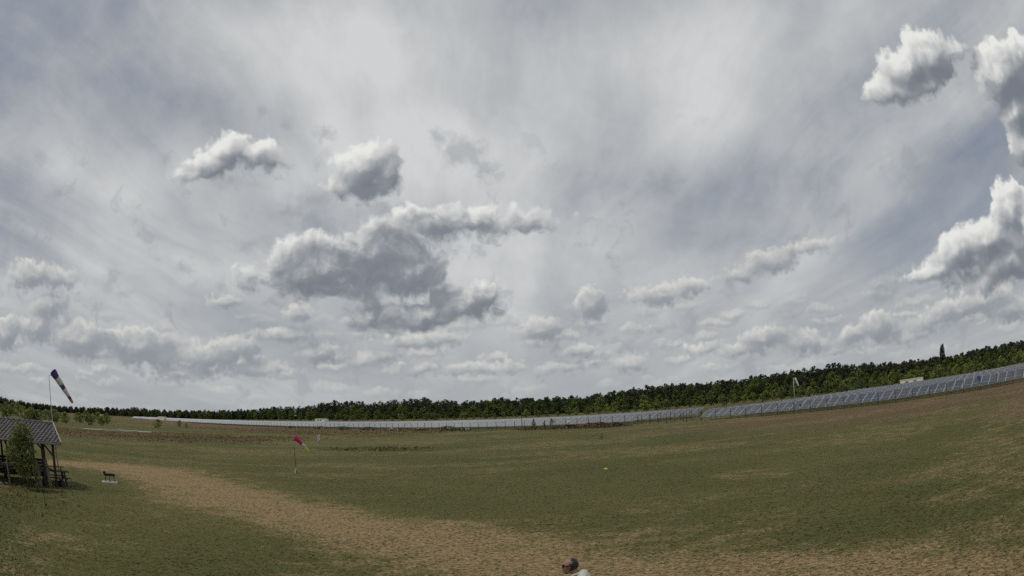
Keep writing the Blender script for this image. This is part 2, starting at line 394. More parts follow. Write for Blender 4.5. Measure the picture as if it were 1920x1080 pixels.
# ------------------------------------------------------------------ person walking past below the camera
def remesh(mb, voxel, name, mtl, parent=None):
    tmp = mb.build(name, mtl); md = tmp.modifiers.new('r', 'REMESH'); md.mode = 'VOXEL'; md.voxel_size = voxel
    ms = tmp.modifiers.new('s', 'SMOOTH'); ms.iterations = 4; ms.factor = .5
    dg = bpy.context.evaluated_depsgraph_get(); me = bpy.data.meshes.new_from_object(tmp.evaluated_get(dg))
    old = tmp.data; tmp.modifiers.clear(); tmp.data = me; bpy.data.meshes.remove(old); me.name = name
    if not me.materials: me.materials.append(mtl)
    me.polygons.foreach_set('use_smooth', [True] * len(me.polygons))
    if parent: tmp.parent = parent
    return tmp
SK = mat('skin', (.30, .155, .105), .55, var=.12, scale=14)
HR = mat('dark_grey_hair', (.022, .019, .022), .7, var=.4, scale=60)
SHIRT = mat('cream_shirt', (.55, .53, .45), .85, var=.08, scale=10); TROU = mat('dark_trousers', (.045, .05, .065), .85, var=.15)
SHOE = mat('brown_shoe', (.06, .035, .02), .5); SHADE = mat('dark_lens', (.010, .006, .007), .15)
q = ray(1084, 1046); pd = 10.9; pp = polar(math.degrees(math.atan2(q.x, q.y)), pd); HT = CAM_Z + pd * q.z / math.hypot(q.x, q.y)
K = HT / 1.75
H = Vector((-.125, 0, 1.635))                  # centre of the head; the face looks along -x
bm_ = MB()
bm_.ball(H + Vector((.012, 0, .022)), (.100, .077, .092), 24, 16)
bm_.ball(H + Vector((-.035, 0, -.030)), (.066, .062, .092), 20, 14)
bm_.ball(H + Vector((-.062, 0, -.092)), (.036, .036, .027), 14, 10)
bm_.ball(H + Vector((-.072, 0, .036)), (.030, .055, .020), 14, 10)
bm_.tube([H + Vector((-.092, 0, .018)), H + Vector((-.118, 0, -.022)), H + Vector((-.098, 0, -.030))], [.010, .016, .012], 10)
bm_.ball(H + Vector((-.098, 0, -.058)), (.012, .026, .007), 10, 8)
bm_.ball(H + Vector((-.097, 0, -.071)), (.012, .022, .008), 10, 8)
for sy in (-1, 1):
    bm_.ball(H + Vector((.010, sy * .079, -.008)), (.020, .010, .034), 10, 8)
    bm_.ball(H + Vector((-.055, sy * .042, -.030)), (.030, .022, .026), 10, 8)
bm_.tube([H + Vector((.03, 0, -.04)), (-.04, 0, 1.50), (.035, 0, 1.42)], [.060, .060, .080], 16)
bm_.tube([(.035, 0, 1.42), (.04, 0, 1.30), (.03, 0, 1.10), (.01, 0, .95)], [.10, .15, .145, .14], 18)
for sy in (-1, 1):
    st = .25 * sy
    bm_.tube([(.035, sy * .10, 1.37), (.035, sy * .19, 1.35), (.05 + .03 * sy, sy * .225, 1.08), (-.02 + .10 * sy, sy * .235, .86)], [.062, .058, .044, .031], 12)
    w = Vector((-.02 + .10 * sy, sy * .235, .86)); hd = Vector((-.10 + .05 * sy, 0, -1)).normalized()
    bm_.tube([w + hd * -.02, w + hd * .04, w + hd * .09], [.028, .034, .032], 10)
    for k, (oy, ln) in enumerate(((-.026, .068), (-.009, .078), (.009, .073), (.025, .058))):
        a = w + hd * .085 + Vector((oy, 0, 0)); bm_.tube([a, a + hd * ln * .55 + Vector((-.004, -sy * .004, 0)), a + hd * ln + Vector((-.012, -sy * .018, 0))], [.0095, .0088, .0075], 8)
    a = w + hd * .03 + Vector((-.026, 0, 0)); bm_.tube([a, a + Vector((-.022, -sy * .006, -.03)), a + Vector((-.028, -sy * .012, -.062))], [.011, .010, .008], 8)
    bm_.tube([(.01, sy * .085, .98), (-.03 - st * .35, sy * .095, .52), (.02 - st * .9, sy * .095, .10)], [.085, .060, .042], 14)
    bm_.tube([(.05 - st * .9, sy * .095, .05), (-.05 - st * .9, sy * .10, .04), (-.15 - st * .9, sy * .105, .03)], [.042, .045, .032], 10)
person = remesh(bm_, .0075, 'person', SK)
person.location = pp; person.scale = (K, K, K); person.rotation_euler = (0, 0, -.10)
tag(person, 'balding person in a cream shirt and dark glasses walking past, seen from the chest up', 'person')
hb = MB().ball(H + Vector((.014, 0, .018)), (.108, .084, .098), 32, 22)
hb.f = [f for f in hb.f if (lambda c: (c.x * .86 + c.z * .06 > .012 + .010 * math.sin(90 * c.z + 60 * c.y) and c.z > -.075) and not (c.z > .045 and c.x < .030 + .5 * abs(c.y) * 0 + .012 * math.sin(70 * c.y)))(sum((Vector(hb.v[i]) for i in f), Vector()) / len(f) - H)]
hb.m = [0] * len(hb.f)
hair = hb.build('hair', HR, person, True); sm = hair.modifiers.new('t', 'SOLIDIFY'); sm.thickness = .012; sm.offset = .3
gl = MB()
for sy in (-1, 1):
    gl.ball(H + Vector((-.094, sy * .034, .004)), (.014, .031, .024), 12, 8)
    gl.tube([H + Vector((-.088, sy * .062, .012)), H + Vector((-.03, sy * .080, .012)), H + Vector((.03, sy * .086, .006))], .0085, 6)
gl.tube([H + Vector((-.104, -.012, .012)), H + Vector((-.106, 0, .014)), H + Vector((-.104, .012, .012))], .004, 6)
gl.build('glasses', SHADE, person, True)
sb = MB().tube([(.015, 0, 1.52), (.05, 0, 1.46), (.052, 0, 1.32), (.035, 0, 1.10), (.012, 0, .92)], [.080, .120, .172, .168, .170], 22)
sb.tube([(.05, -.16, 1.43), (.06, 0, 1.485), (.05, .16, 1.43)], [.075, .088, .075], 14)
for sy in (-1, 1): sb.tube([(.05, sy * .10, 1.42), (.045, sy * .195, 1.395), (.045 + .015 * sy, sy * .225, 1.16)], [.075, .078, .066], 14)
shirt = remesh(sb, .009, 'shirt', SHIRT, person)
cb = MB()
ring = [Vector((-.030 + .080 * math.cos(t), .076 * math.sin(t), 1.515 + .030 * math.cos(t))) for t in [2 * math.pi * k / 24 for k in range(25)]]
cb.tube(ring, .016, 8); cb.build('collar', SHIRT, shirt, True)
tb = MB().tube([(.01, 0, 1.0), (.01, 0, .90)], [.165, .168], 18)
for sy in (-1, 1):
    st = .25 * sy; tb.tube([(.01, sy * .085, .96), (-.03 - st * .35, sy * .095, .52), (.02 - st * .9, sy * .095, .09)], [.105, .082, .070], 14)
remesh(tb, .010, 'trousers', TROU, person)
for sy in (-1, 1):
    st = .25 * sy
    MB().tube([(.07 - st * .9, sy * .095, .045), (-.03 - st * .9, sy * .10, .055), (-.13 - st * .9, sy * .105, .042), (-.185 - st * .9, sy * .106, .035)], [.045, .054, .048, .028], 12).build('shoe', SHOE, person, True)

# ------------------------------------------------------------------ ground
path_c = [at(*p) for p in ((60, 866), (125, 869), (190, 873), (270, 884), (350, 905), (450, 938), (560, 972), (700, 1003), (850, 1030), (1000, 1052), (1200, 1066), (1450, 1075), (1900, 1060))]
path_w = [2.2, 3.4, 4.2, 4.7, 4.3, 3.8, 3.4, 3.2, 3.1, 3.0, 3.2, 3.2, 2.2]
def seg_mask(x, y, pts, wid, soft=1.0):
    best = np.full(x.shape, 1e9)
    for i in range(len(pts) - 1):
        ax, ay = pts[i].x, pts[i].y; bx, by = pts[i + 1].x - ax, pts[i + 1].y - ay
        t = np.clip(((x - ax) * bx + (y - ay) * by) / (bx * bx + by * by), 0, 1)
        d = np.hypot(x - ax - t * bx, y - ay - t * by) / (wid[i] + (wid[i + 1] - wid[i]) * t)
        best = np.minimum(best, d)
    return 1 / (1 + np.exp((best - 1) * 5.0 / soft))
def vnoise(x, y, seed=0):
    """cheap value noise"""
    xi, yi = np.floor(x).astype(np.int64), np.floor(y).astype(np.int64); fx, fy = x - xi, y - yi
    fx, fy = fx * fx * (3 - 2 * fx), fy * fy * (3 - 2 * fy)
    def h(a, b):
        n = (a * 374761393 + b * 668265263 + seed * 2147483) & 0x7fffffff
        n = ((n ^ (n >> 13)) * 1274126177) & 0x7fffffff
        return ((n ^ (n >> 16)) & 0xffff) / 65535.0
    return (h(xi, yi) * (1 - fx) + h(xi + 1, yi) * fx) * (1 - fy) + (h(xi, yi + 1) * (1 - fx) + h(xi + 1, yi + 1) * fx) * fy
def fbm(x, y, s, seed=0, o=4):
    r, a, t = 0, .5, 0
    for k in range(o):
        r = r + a * vnoise(x / s * 2 ** k + 17.3 * k, y / s * 2 ** k - 9.1 * k, seed + k); t += a; a *= .55
    return r / t
def masks(x, y):
    """what grows where: dry trodden straw, rust-coloured sorrel, lush green"""
    r = np.hypot(x, y); az = np.degrees(np.arctan2(x, y))
    d = (x - FO.x) * FN.x + (y - FO.y) * FN.y; s = (x - FO.x) * FU.x + (y - FO.y) * FU.y
    wob = (fbm(x, y, 9, 3) - .5)
    dry = seg_mask(x + wob * 4, y + wob * 4, path_c, path_w, 1.6)
    dry = np.maximum(dry, .52 * np.clip((fbm(x, y, 4.5, 11) - .42) * 4, 0, 1) * np.clip((33 - r) / 10, 0, 1))
    dry = np.maximum(dry, .48 * np.clip((fbm(x, y, 12, 21) - .48) * 6, 0, 1))
    dry = np.maximum(dry, .44 * np.clip((fbm(x * .30, y, 4.5, 27) - .48) * 6, 0, 1) * np.clip((r - 30) / 20, 0, 1))
    dr = d + (fbm(x, y, 26, 5) - .5) * 22
    ru = 1 / (1 + np.exp(-(dr + 40) / 5)) * 1 / (1 + np.exp((dr - 2) / 1.5)) * (1 - 1 / (1 + np.exp(-(s - 55) / 8)) * 1 / (1 + np.exp((s - 118) / 6)))
    near_l = np.exp(-((r - 138) / 22) ** 2) * 1 / (1 + np.exp((az + 17) / 2.0))
    right = 1 / (1 + np.exp(-(az - 35 + (fbm(x, y, 12, 8) - .5) * 12) / 1.8)) * np.clip((r - 34) / 20, 0, 1) * .75
    ru = np.clip(np.maximum(np.maximum(ru * .75, near_l), right * .95) * (.45 + .9 * fbm(x, y, 7, 9)), 0, 1)
    lush = .45 * np.clip((fbm(x, y, 8, 31) - .5) * 3, 0, 1) * (1 - dry)
    lush = np.maximum(lush, np.clip((-az - 38) / 5, 0, 1) * .8 * np.clip((34 - r) / 10, 0, 1))
    lush = np.maximum(lush, np.exp(-((r - 90) / 14) ** 2) * np.clip((fbm(x * .4, y, 4.5, 41) - .46) * 8, 0, 1) * np.exp(-((az + 10) / 6) ** 2) * .8)
    return dry, ru, lush
def make_ground():
    az = np.concatenate([np.arange(-50, 50, .28), np.arange(50, 310, 4.0)])
    rr = np.concatenate([[0.0], np.geomspace(3.0, 9000, 330)])
    A, Rr = np.meshgrid(np.radians(az), rr); x, y = Rr * np.sin(A), Rr * np.cos(A)
    n, k = A.shape[1], A.shape[0]
    zz = gz(x, y) + (fbm(x, y, 11, 2) - .5) * .10 * np.clip((200 - Rr) / 100, 0, 1)
    dry, ru, lush = masks(x, y)
    co = np.stack([x, y, zz], -1).reshape(-1, 3)
    i, j = np.meshgrid(np.arange(k - 1), np.arange(n), indexing='ij'); j2 = (j + 1) % n
    f = np.stack([i * n + j, (i + 1) * n + j, (i + 1) * n + j2, i * n + j2], -1).reshape(-1, 4)[:, ::-1]
    me = bpy.data.meshes.new('ground')
    me.vertices.add(len(co)); me.vertices.foreach_set('co', co.astype(np.float32).ravel())
    me.loops.add(f.size); me.loops.foreach_set('vertex_index', f.astype(np.int32).ravel())
    me.polygons.add(len(f)); me.polygons.foreach_set('loop_start', np.arange(0, f.size, 4, dtype=np.int32))
    me.update(calc_edges=True); me.validate()
    me.polygons.foreach_set('use_smooth', np.ones(len(me.polygons), bool))
    for nm, arr in (('dry', dry), ('rust', ru), ('lush', lush)):
        at_ = me.attributes.new(nm, 'FLOAT', 'POINT'); at_.data.foreach_set('value', arr.astype(np.float32).ravel())
    m = bpy.data.materials.new('meadow'); m.use_nodes = True
    g = NT(m.node_tree); b = m.node_tree.nodes['Principled BSDF']
    p = g.new('ShaderNodeTexCoord').outputs['Object']
    big = g.noise(p, .09, 5, .6); mid = g.noise(p, .9, 6, .62); fine = g.noise(p, 7.0, 5, .7)
    streak = g.noise(g.v('MULTIPLY', p, (.8, 2.2, 1)), 1.6, 5, .65)
    green = g.mix(g.ss(big, .35, .65), (.088, .092, .030), (.114, .110, .040))
    green = g.mix(g.ss(streak, .45, .72, 0, .55), green, (.168, .140, .055))
    green = g.mix(g.m('MULTIPLY', g.attr('lush').outputs['Fac'], g.ss(mid, .3, .6)), green, (.050, .070, .020))
    f_ = g.attr('rust').outputs['Fac']
    c = g.mix(g.ss(g.m('ADD', f_, g.m('MULTIPLY', g.m('SUBTRACT', mid, .5), .7)), .2, .75), green, g.mix(mid, (.118, .080, .044), (.172, .114, .064)))
    f_ = g.attr('dry').outputs['Fac']
    f_ = g.ss(g.m('ADD', f_, g.m('ADD', g.m('MULTIPLY', g.m('SUBTRACT', mid, .5), 1.5), g.m('MULTIPLY', g.m('SUBTRACT', fine, .5), .9))), .30, .95)
    c = g.mix(f_, c, g.mix(g.ss(fine, .3, .7), (.200, .145, .074), (.345, .256, .134)))
    c = g.mix(1.0, c, g.ramp(fine, [(.25, (.66, .66, .66)), (.75, (1.26, 1.25, 1.22))]), 'MULTIPLY')
    g.put(b.inputs['Base Color'], c); b.inputs['Roughness'].default_value = .95; b.inputs['Specular IOR Level'].default_value = .1
    bn = g.new('ShaderNodeBump'); bn.inputs['Strength'].default_value = .6; bn.inputs['Distance'].default_value = .06
    g.put(bn.inputs['Height'], g.m('ADD', fine, g.m('MULTIPLY', mid, 1.5))); g.put(b.inputs['Normal'], bn.outputs[0])
    me.materials.append(m)
    return tag(link('ground', me), kind='structure')
make_ground()

# ------------------------------------------------------------------ trees
def rvec(n):
    v = rng.normal(size=(n, 3)); return v / np.linalg.norm(v, axis=1, keepdims=True)
def leaf_quads(name, cen, size, m, tint, flat=0.0):
    n = len(cen); a = rvec(n); b = rvec(n); b -= (a * b).sum(1, keepdims=True) * a; b /= np.linalg.norm(b, axis=1, keepdims=True)
    if flat: a[:, 2] *= 1 - flat; b[:, 2] *= 1 - flat
    s_ = (size * rng.uniform(.55, 1.25, n))[:, None]
    return quads(name, cen, a * s_ * .5, b * s_ * .5 * rng.uniform(.5, .9, n)[:, None], m, np.repeat(tint[:, None], 3, 1))
def clump_points(clumps, per):
    pts, tint = [], []
    for (c, r) in clumps:
        k = max(4, int(per * (r[0] * r[1] * r[2]) ** .55))
        d = rvec(k) * (rng.uniform(.35, 1.0, k) ** .5)[:, None]
        pts.append(np.asarray(c) + d * np.asarray(r)); tint.append(np.clip(rng.normal(.5 + rng.uniform(-.22, .22), .2, k), 0, 1))
    return np.concatenate(pts), np.concatenate(tint)
def pine_variant(seed, slim=1.0):
    r = np.random.default_rng(seed); clumps = []
    base = r.uniform(.22, .42); n = 13; lean = r.uniform(-.03, .03)
    for k in range(n):
        t = k / (n - 1); z = base + (.95 - base) * t
        w = (.085 + .105 * math.sin(math.pi * (.25 + .7 * t))) * (1 - .45 * t ** 4) * slim * r.uniform(.7, 1.3); a = k * 2.4 + r.uniform(0, 1)
        clumps.append(((w * .8 * math.cos(a) + lean * z, w * .8 * math.sin(a), z), (w * .95, w * .95, w * .50 + .02)))
    clumps.append(((lean, 0, .93), (.085 * slim, .085 * slim, .07)))
    pts, tint = clump_points(clumps, 1500)
    cm = leaf_quads('crown', pts, .052, L['pine'], tint)
    mb = MB(); mb.tube([(0, 0, 0), (lean * .3, 0, .3), (lean * .7, 0, .65), (lean, 0, .93)], [.022, .018, .012, .004], 6)
    for k in range(5):
        a = k * 2.1; z = base + k * .09
        mb.tube([(lean * z, 0, z), (.13 * math.cos(a), .13 * math.sin(a), z + .05)], [.007, .003], 4)
    return cm, mb.mesh('trunk', M['pinebark'], True), (pts, tint)
def broad_variant(seed, m, wide=.42, base=.03, size=.072, n=22):
    r = np.random.default_rng(seed); clumps = []
    for k in range(n):
        t = (k + r.uniform(0, 1)) / n; z = base + .08 + (.84 - base) * t; prof = math.sin(math.pi * min(1, .18 + .80 * t)) ** .7
        a = r.uniform(0, 6.28); rad = wide * prof * r.uniform(.25, .75); q = r.uniform(.10, .17)
        clumps.append(((rad * math.cos(a), rad * math.sin(a), z), (q * 1.1, q * 1.1, q * .85)))
    clumps.append(((0, 0, .88), (.11, .11, .11)))
    pts, tint = clump_points(clumps, 1100)
    cm = leaf_quads('crown', pts, size, m, tint)
    mb = MB(); mb.tube([(0, 0, 0), (.01, 0, .3), (-.01, .01, .75)], [.028, .02, .005], 6)
    for k in range(6):
        a = k * 1.05; mb.tube([(0, 0, .18 + .07 * k), (wide * .55 * math.cos(a), wide * .55 * math.sin(a), .40 + .07 * k)], [.012, .003], 4)
    return cm, mb.mesh('trunk', M['bark'], True), (pts, tint)
PINES = [pine_variant(100 + k, (1.0, .8, 1.2, .9, 1.1, .75)[k]) for k in range(6)]
BROADS = [broad_variant(200 + k, L['broad'], (.36, .44, .40, .48)[k]) for k in range(4)]
SCRUBS = [broad_variant(300 + k, L['scrub'], (.55, .65, .50, .6)[k], .02, .075, 14) for k in range(4)]
def plant_tree(name, var, loc, h, wid, label, cat, group=None):
    o = empty(name, loc, random.uniform(0, 6.28), label, cat, group); o.scale = (h * wid, h * wid, h)
    link('crown', var[0], o); link('trunk', var[1], o)
    return o
SKY_AZ = [-60, -46, -41.4, -38, -33.7, -29, -26, -22.5, -18, -14.3, -10, -6.5, -3, 1.1, 5, 10.8, 13, 16.8, 20.9, 25.1, 29.5, 34, 39.5, 46, 60]
SKY_EL = [.6, .60, .55, .34, .28, .50, .40, .48, .75, 1.08, 1.12, 1.15, .98, 1.02, .95, 1.28, 1.22, 1.30, 1.48, 1.32, 1.08, 1.0, 1.15, 1.2, 1.2]
def skyline(az): return float(np.interp(az, SKY_AZ, SKY_EL))
def wood_dist(az, off): return min(860.0 + off * .4, (106 + off) / max(.05, math.cos(R_(50 - az))))
def top_to_h(dist, el): return CAM_Z + dist * math.tan(R_(el))

az = -46.0; k = 0
while az < 47:                       # the forest edge: every pine on the skyline
    r = wood_dist(az, 255 + random.uniform(0, 30)); e = skyline(az) * random.uniform(.74, 1.06) * (.80 + .36 * float(vnoise(np.array([az * .55]), np.array([.5]), 77)[0]))
    h = top_to_h(r, e)
    plant_tree('pine_tree', PINES[k % 6], polar(az, r), h, random.uniform(.85, 1.45) * (1.0 if h > 8 else 1.5),
               *(('dark far-off pine on the skyline beyond the shelter and left windsock', 'pine tree', 'far pines beyond the shelter') if az < -25 else
                 ('dark pine in the forest edge behind the pale left-hand solar panels', 'pine tree', 'pines behind the left-hand panels') if az < 12 else
                 ('dark pine in the forest edge behind the blue right-hand solar panels', 'pine tree', 'pines behind the right-hand panels')))
    az += random.uniform(.32, .62) * (1.0 if az > -25 else .85); k += 1
mp, mt = [], []                      # what stands behind them reads as one dark mass
for lay in range(3):
    az = -47.0 + lay * .2
    while az < 48:
        r = wood_dist(az, 285 + 22 * lay + random.uniform(0, 18)); h = top_to_h(r, skyline(az) * random.uniform(.62, .98))
        pts, tint = PINES[random.randrange(6)][2]
        sel = rng.random(len(pts)) < .28
        p = pts[sel] * np.array([h * 1.15, h * 1.15, h]); a = random.uniform(0, 6.28)
        p = np.stack([p[:, 0] * math.cos(a) - p[:, 1] * math.sin(a), p[:, 0] * math.sin(a) + p[:, 1] * math.cos(a), p[:, 2]], 1)
        c = polar(az, r); mp.append(p + np.array(c)); mt.append(tint[sel])
        low = rng.uniform(-1, 1, (44, 3)) * np.array([4.2, 2.0, 0]) + np.array([c.x, c.y, 0]); low[:, 2] = rng.uniform(.1, h * .55, 44)
        mp.append(low); mt.append(rng.uniform(0, .4, 44))
        az += random.uniform(.4, .7)
mp, mt = np.concatenate(mp), np.concatenate(mt)
o = link('forest', leaf_quads('forest', mp, 1.35, L['pine'], mt)); tag(o, 'dark pine forest massed behind the first row of pines', 'forest', kind='stuff')

ua = rng.uniform(-47, 48, 15000); ur = np.array([wood_dist(a, 300) for a in ua]) + rng.uniform(-8, 12, len(ua))
up = np.stack([ur * np.sin(np.radians(ua)), ur * np.cos(np.radians(ua)), rng.uniform(.2, 4.6, len(ua))], 1)
tag(link('undergrowth', leaf_quads('undergrowth', up, 2.4, L['pine'], rng.uniform(.1, .7, len(ua)))), 'dark undergrowth filling the foot of the forest', 'undergrowth', kind='stuff')
az = -30.0; k = 0
while az < 46:                       # broad-leaved trees in front of the pines
    r = wood_dist(az, 205 + random.uniform(0, 38)); f = random.choice((.55, .6, .7, .92))
    e = skyline(az) * random.uniform(f * .35, f); h = top_to_h(r, e)
    plant_tree('broadleaf_tree', BROADS[k % 4], polar(az, r), h, random.uniform(.85, 1.2),
               *(('green broad-leaved tree before the pines behind the pale left-hand solar panels', 'tree', 'broad-leaved trees behind the left-hand panels') if az < 12 else
                 ('green broad-leaved tree before the pines behind the blue right-hand solar panels', 'tree', 'broad-leaved trees behind the right-hand panels')))
    az += random.uniform(.40, .72); k += 1
az = -14.0; k = 0
while az < 46:                       # brighter scrub along the back of the solar field
    r = wood_dist(az, 150 + random.uniform(0, 40)); e = random.uniform(-.22, .20) + (.16 if az > 12 else 0)
    h = max(2.0, top_to_h(r, e))
    plant_tree('scrub_bush', SCRUBS[k % 4], polar(az, r), h, random.uniform(.9, 1.4),
               *(('bright green bush along the far side of the pale left-hand solar panels', 'bush', 'bushes behind the left-hand panels') if az < 12 else
                 ('bright green bush along the far side of the blue right-hand solar panels', 'bush', 'bushes behind the right-hand panels')))
    az += random.uniform(.55, .9); k += 1
for k in range(60):                  # bushes on the rough ground far left
    az = random.uniform(-45, -31); r = random.uniform(210, 330); e = random.uniform(-.38, .05) + (.22 if az < -39 else 0)
    plant_tree('scrub_bush', SCRUBS[k % 4], polar(az, r), max(1.6, top_to_h(r, e)), random.uniform(1.1, 1.7),
               'green bush on the rough ground beyond the shelter roof', 'bush', 'bushes beyond the shelter')
p = ray(1766, 645); r = 372.0
o = plant_tree('poplar_tree', broad_variant(555, L['pine'], .42, .05, .07, 22), polar(math.degrees(math.atan2(p.x, p.y)), r), top_to_h(r, math.degrees(math.asin(p.z))), .36,
               'tall narrow dark tree rising above the forest skyline behind the cream container', 'tree')

# ------------------------------------------------------------------ solar field
m = bpy.data.materials.new('solar_glass'); m.use_nodes = True
b = m.node_tree.nodes['Principled BSDF']; g = NT(m.node_tree)
n = g.noise(g.new('ShaderNodeTexCoord').outputs['Object'], .6, 3, .5); rnd = g.new('ShaderNodeObjectInfo').outputs['Random']
g.put(b.inputs['Base Color'], g.mix(g.m('MULTIPLY_ADD', rnd, .5, g.m('MULTIPLY', n, .5)), (.022, .024, .029), (.042, .045, .051)))
b.inputs['Roughness'].default_value = .16; b.inputs['IOR'].default_value = 1.42
b.inputs['Coat Weight'].default_value = 1.0; b.inputs['Coat Roughness'].default_value = .22; b.inputs['Coat IOR'].default_value = 1.42
M['glass'] = m
TILT = R_(25); MW, MH, GAP = 1.65, 1.0, .02; Z0 = .58; NROW = 3
FRZ = math.atan2(FU.y, FU.x)
def module_shape(mb, cx, cy, xf=None):
    """one framed module lying in its plane, centred on cx, cy"""
    w, h, f, fy, t = MW / 2 - GAP / 2, MH / 2 - GAP / 2, .036, .014, .035
    o_ = [(-w, -h, 0), (w, -h, 0), (w, h, 0), (-w, h, 0)]; i_ = [(-w + f, -h + fy, -.004), (w - f, -h + fy, -.004), (w - f, h - fy, -.004), (-w + f, h - fy, -.004)]
    u_ = [(x, y, -t) for x, y, _ in o_]
    vs = [Vector((x + cx, y + cy, z)) for x, y, z in o_ + i_ + u_]
    if xf is not None: vs = [xf @ v for v in vs]
    mb.add(vs, [(0, 1, 5, 4), (1, 2, 6, 5), (2, 3, 7, 6), (3, 0, 4, 7), (0, 8, 9, 1), (1, 9, 10, 2), (2, 10, 11, 3), (3, 11, 8, 0), (8, 11, 10, 9)], 1)
    mb.add([vs[4], vs[5], vs[6], vs[7]], [(0, 1, 2, 3)], 0)
PLANE = Matrix.Translation((0, 0, Z0)) @ Matrix.Rotation(TILT, 4, 'X')
one = MB(); module_shape(one, 0, 0); MODULE = one.mesh('module', [M['glass'], M['alu']])
RACKS, SHEETS = {}, {}
def rack_mesh(nc):
    if nc not in RACKS:
        mb = MB(); Lx = nc * MW
        for yy in (.45, 2.55):
            a = PLANE @ Vector((0, yy, -.09)); mb.bar(a, a + Vector((Lx, 0, 0)), .06, .08)
        for k in range(max(2, nc // 2)):
            x = .7 + k * (Lx - 1.4) / (max(2, nc // 2) - 1)
            for yy in (.45, 2.55):
                a = PLANE @ Vector((x, yy, -.1)); mb.bar((a.x, a.y, -.05), a, .07)
            mb.bar(PLANE @ Vector((x, .1, -.13)), PLANE @ Vector((x, 2.9, -.13)), .05)
        RACKS[nc] = mb.mesh('rack', M['steel'])
    return RACKS[nc]
def sheet_mesh(nc):
    if nc not in SHEETS:
        mb = MB()
        for i in range(nc):
            for j in range(NROW): module_shape(mb, (i + .5) * MW, (j + .5) * MH, PLANE)
        SHEETS[nc] = mb.mesh('modules', [M['glass'], M['alu']])
    return SHEETS[nc]
def solar_table(s, d, nc, single, label, group):
    o = empty('solar_table', fp(s, d), FRZ, label, 'solar table', group)
    link('rack', rack_mesh(nc), o)
    if single:
        for i in range(nc):
            for j in range(NROW):
                q = link('module', MODULE, o); q.location = PLANE @ Vector(((i + .5) * MW, (j + .5) * MH, 0)); q.rotation_euler = (TILT + random.uniform(-.006, .006), 0, 0)
    else:
        tag(link('modules', sheet_mesh(nc), o), kind='stuff')
    return o
ORD = ['first', 'second', 'third', 'fourth', 'fifth', 'sixth', 'seventh', 'eighth', 'ninth', 'tenth', 'eleventh', 'twelfth', 'thirteenth', 'fourteenth']
SR, SL, PITCH_ROW = along(1303) - .3, along(1165), 6.6
for row in range(11):
    for k in range(9):
        s0 = SR + k * 6 * MW + (.25 * k)
        if row == 0: lab = 'dark blue front-row solar table, %s from the lane between the two fields' % ORD[k]
        else: lab = 'dark blue solar table in the %s row back of the right-hand field' % ORD[row]
        solar_table(s0, 1.8 + row * PITCH_ROW, 6, row == 0 and k < 8, lab, 'solar tables of the right field, row %s' % ORD[row])
for row in range(4):
    for k in range(14):
        s0 = SL - (k + 1) * (6 * MW + .25)
        if row == 0: lab = 'pale glinting front-row solar table, %s from the lane end of the left-hand field' % ORD[k]
        else: lab = 'pale glinting solar table in the %s row back of the left-hand field' % ORD[row]
        solar_table(s0, 3.5 + row * PITCH_ROW, 6, row == 0 and k < 8, lab, 'solar tables of the left field, row %s' % ORD[row])
    for k in range(17):
        s0 = SL - 14 * (6 * MW + .25) - (k + 1) * (12 * MW + .3)
        lab = 'long white-looking solar table in the far left of the solar field, %s row' % ORD[row]
        solar_table(s0, 3.5 + row * PITCH_ROW, 12, False, lab, 'far solar tables, row %s' % ORD[row])

# ------------------------------------------------------------------ field fence
POST = MB().box((0, 0, .86), (.075, .075, 1.80)).mesh('post', M['post'])
def fence(pts, label):
    o = empty('wire_fence', pts[0], 0, label, 'fence')
    base = Vector(pts[0]); wires = MB(); prev = None
    for p in pts:
        z = float(gz(p.x, p.y)); q = link('post', POST, o); q.location = Vector((p.x, p.y, z)) - base
        q.rotation_euler = (random.gauss(0, .012), random.gauss(0, .012), FRZ); q.scale = (1, 1, random.uniform(.95, 1.04))
        c = Vector((p.x, p.y, z)) - base
        if prev is not None:
            for h in (.12, .45, .8, 1.15, 1.5, 1.72): wires.bar(prev + Vector((0, 0, h)), c + Vector((0, 0, h)), .010)
        prev = c
    wires.build('wire', M['post'], o)
    return o
SP = 3.12
fence([fp(SL + 4 - k * SP) for k in range(150)], 'long dark post and wire fence in front of the left-hand solar field')
fence([fp(SR - 1.5 + k * SP) for k in range(28)], 'dark post and wire fence along the front of the right-hand solar field')
fence([fp(SL + 4.4, k * 3.0) for k in range(1, 11)], 'post and wire fence running back along the grassy lane, left side')
fence([fp(SR - 3.0, k * 3.0 + .5) for k in range(1, 26)], 'post and wire fence running back along the grassy lane beside the right-hand field')
fence([fp(SL + 5.5 + k * 1.9, -.6) for k in range(6)], 'close-set dark fence posts across the mouth of the lane')
gt = empty('field_gate', at(1384, 764), FRZ + .3, 'dark metal field gate standing beyond the lane end', 'gate'); gt.location = polar(*[(17.0), 215.0])
for x in (0, 3.4): MB().box((x, 0, .8), (.10, .10, 1.6)).build('gate_post', M['post'], gt)
for z in (.25, .75, 1.25): MB().bar((0, 0, z), (3.4, 0, z), .06).build('rail', M['post'], gt)

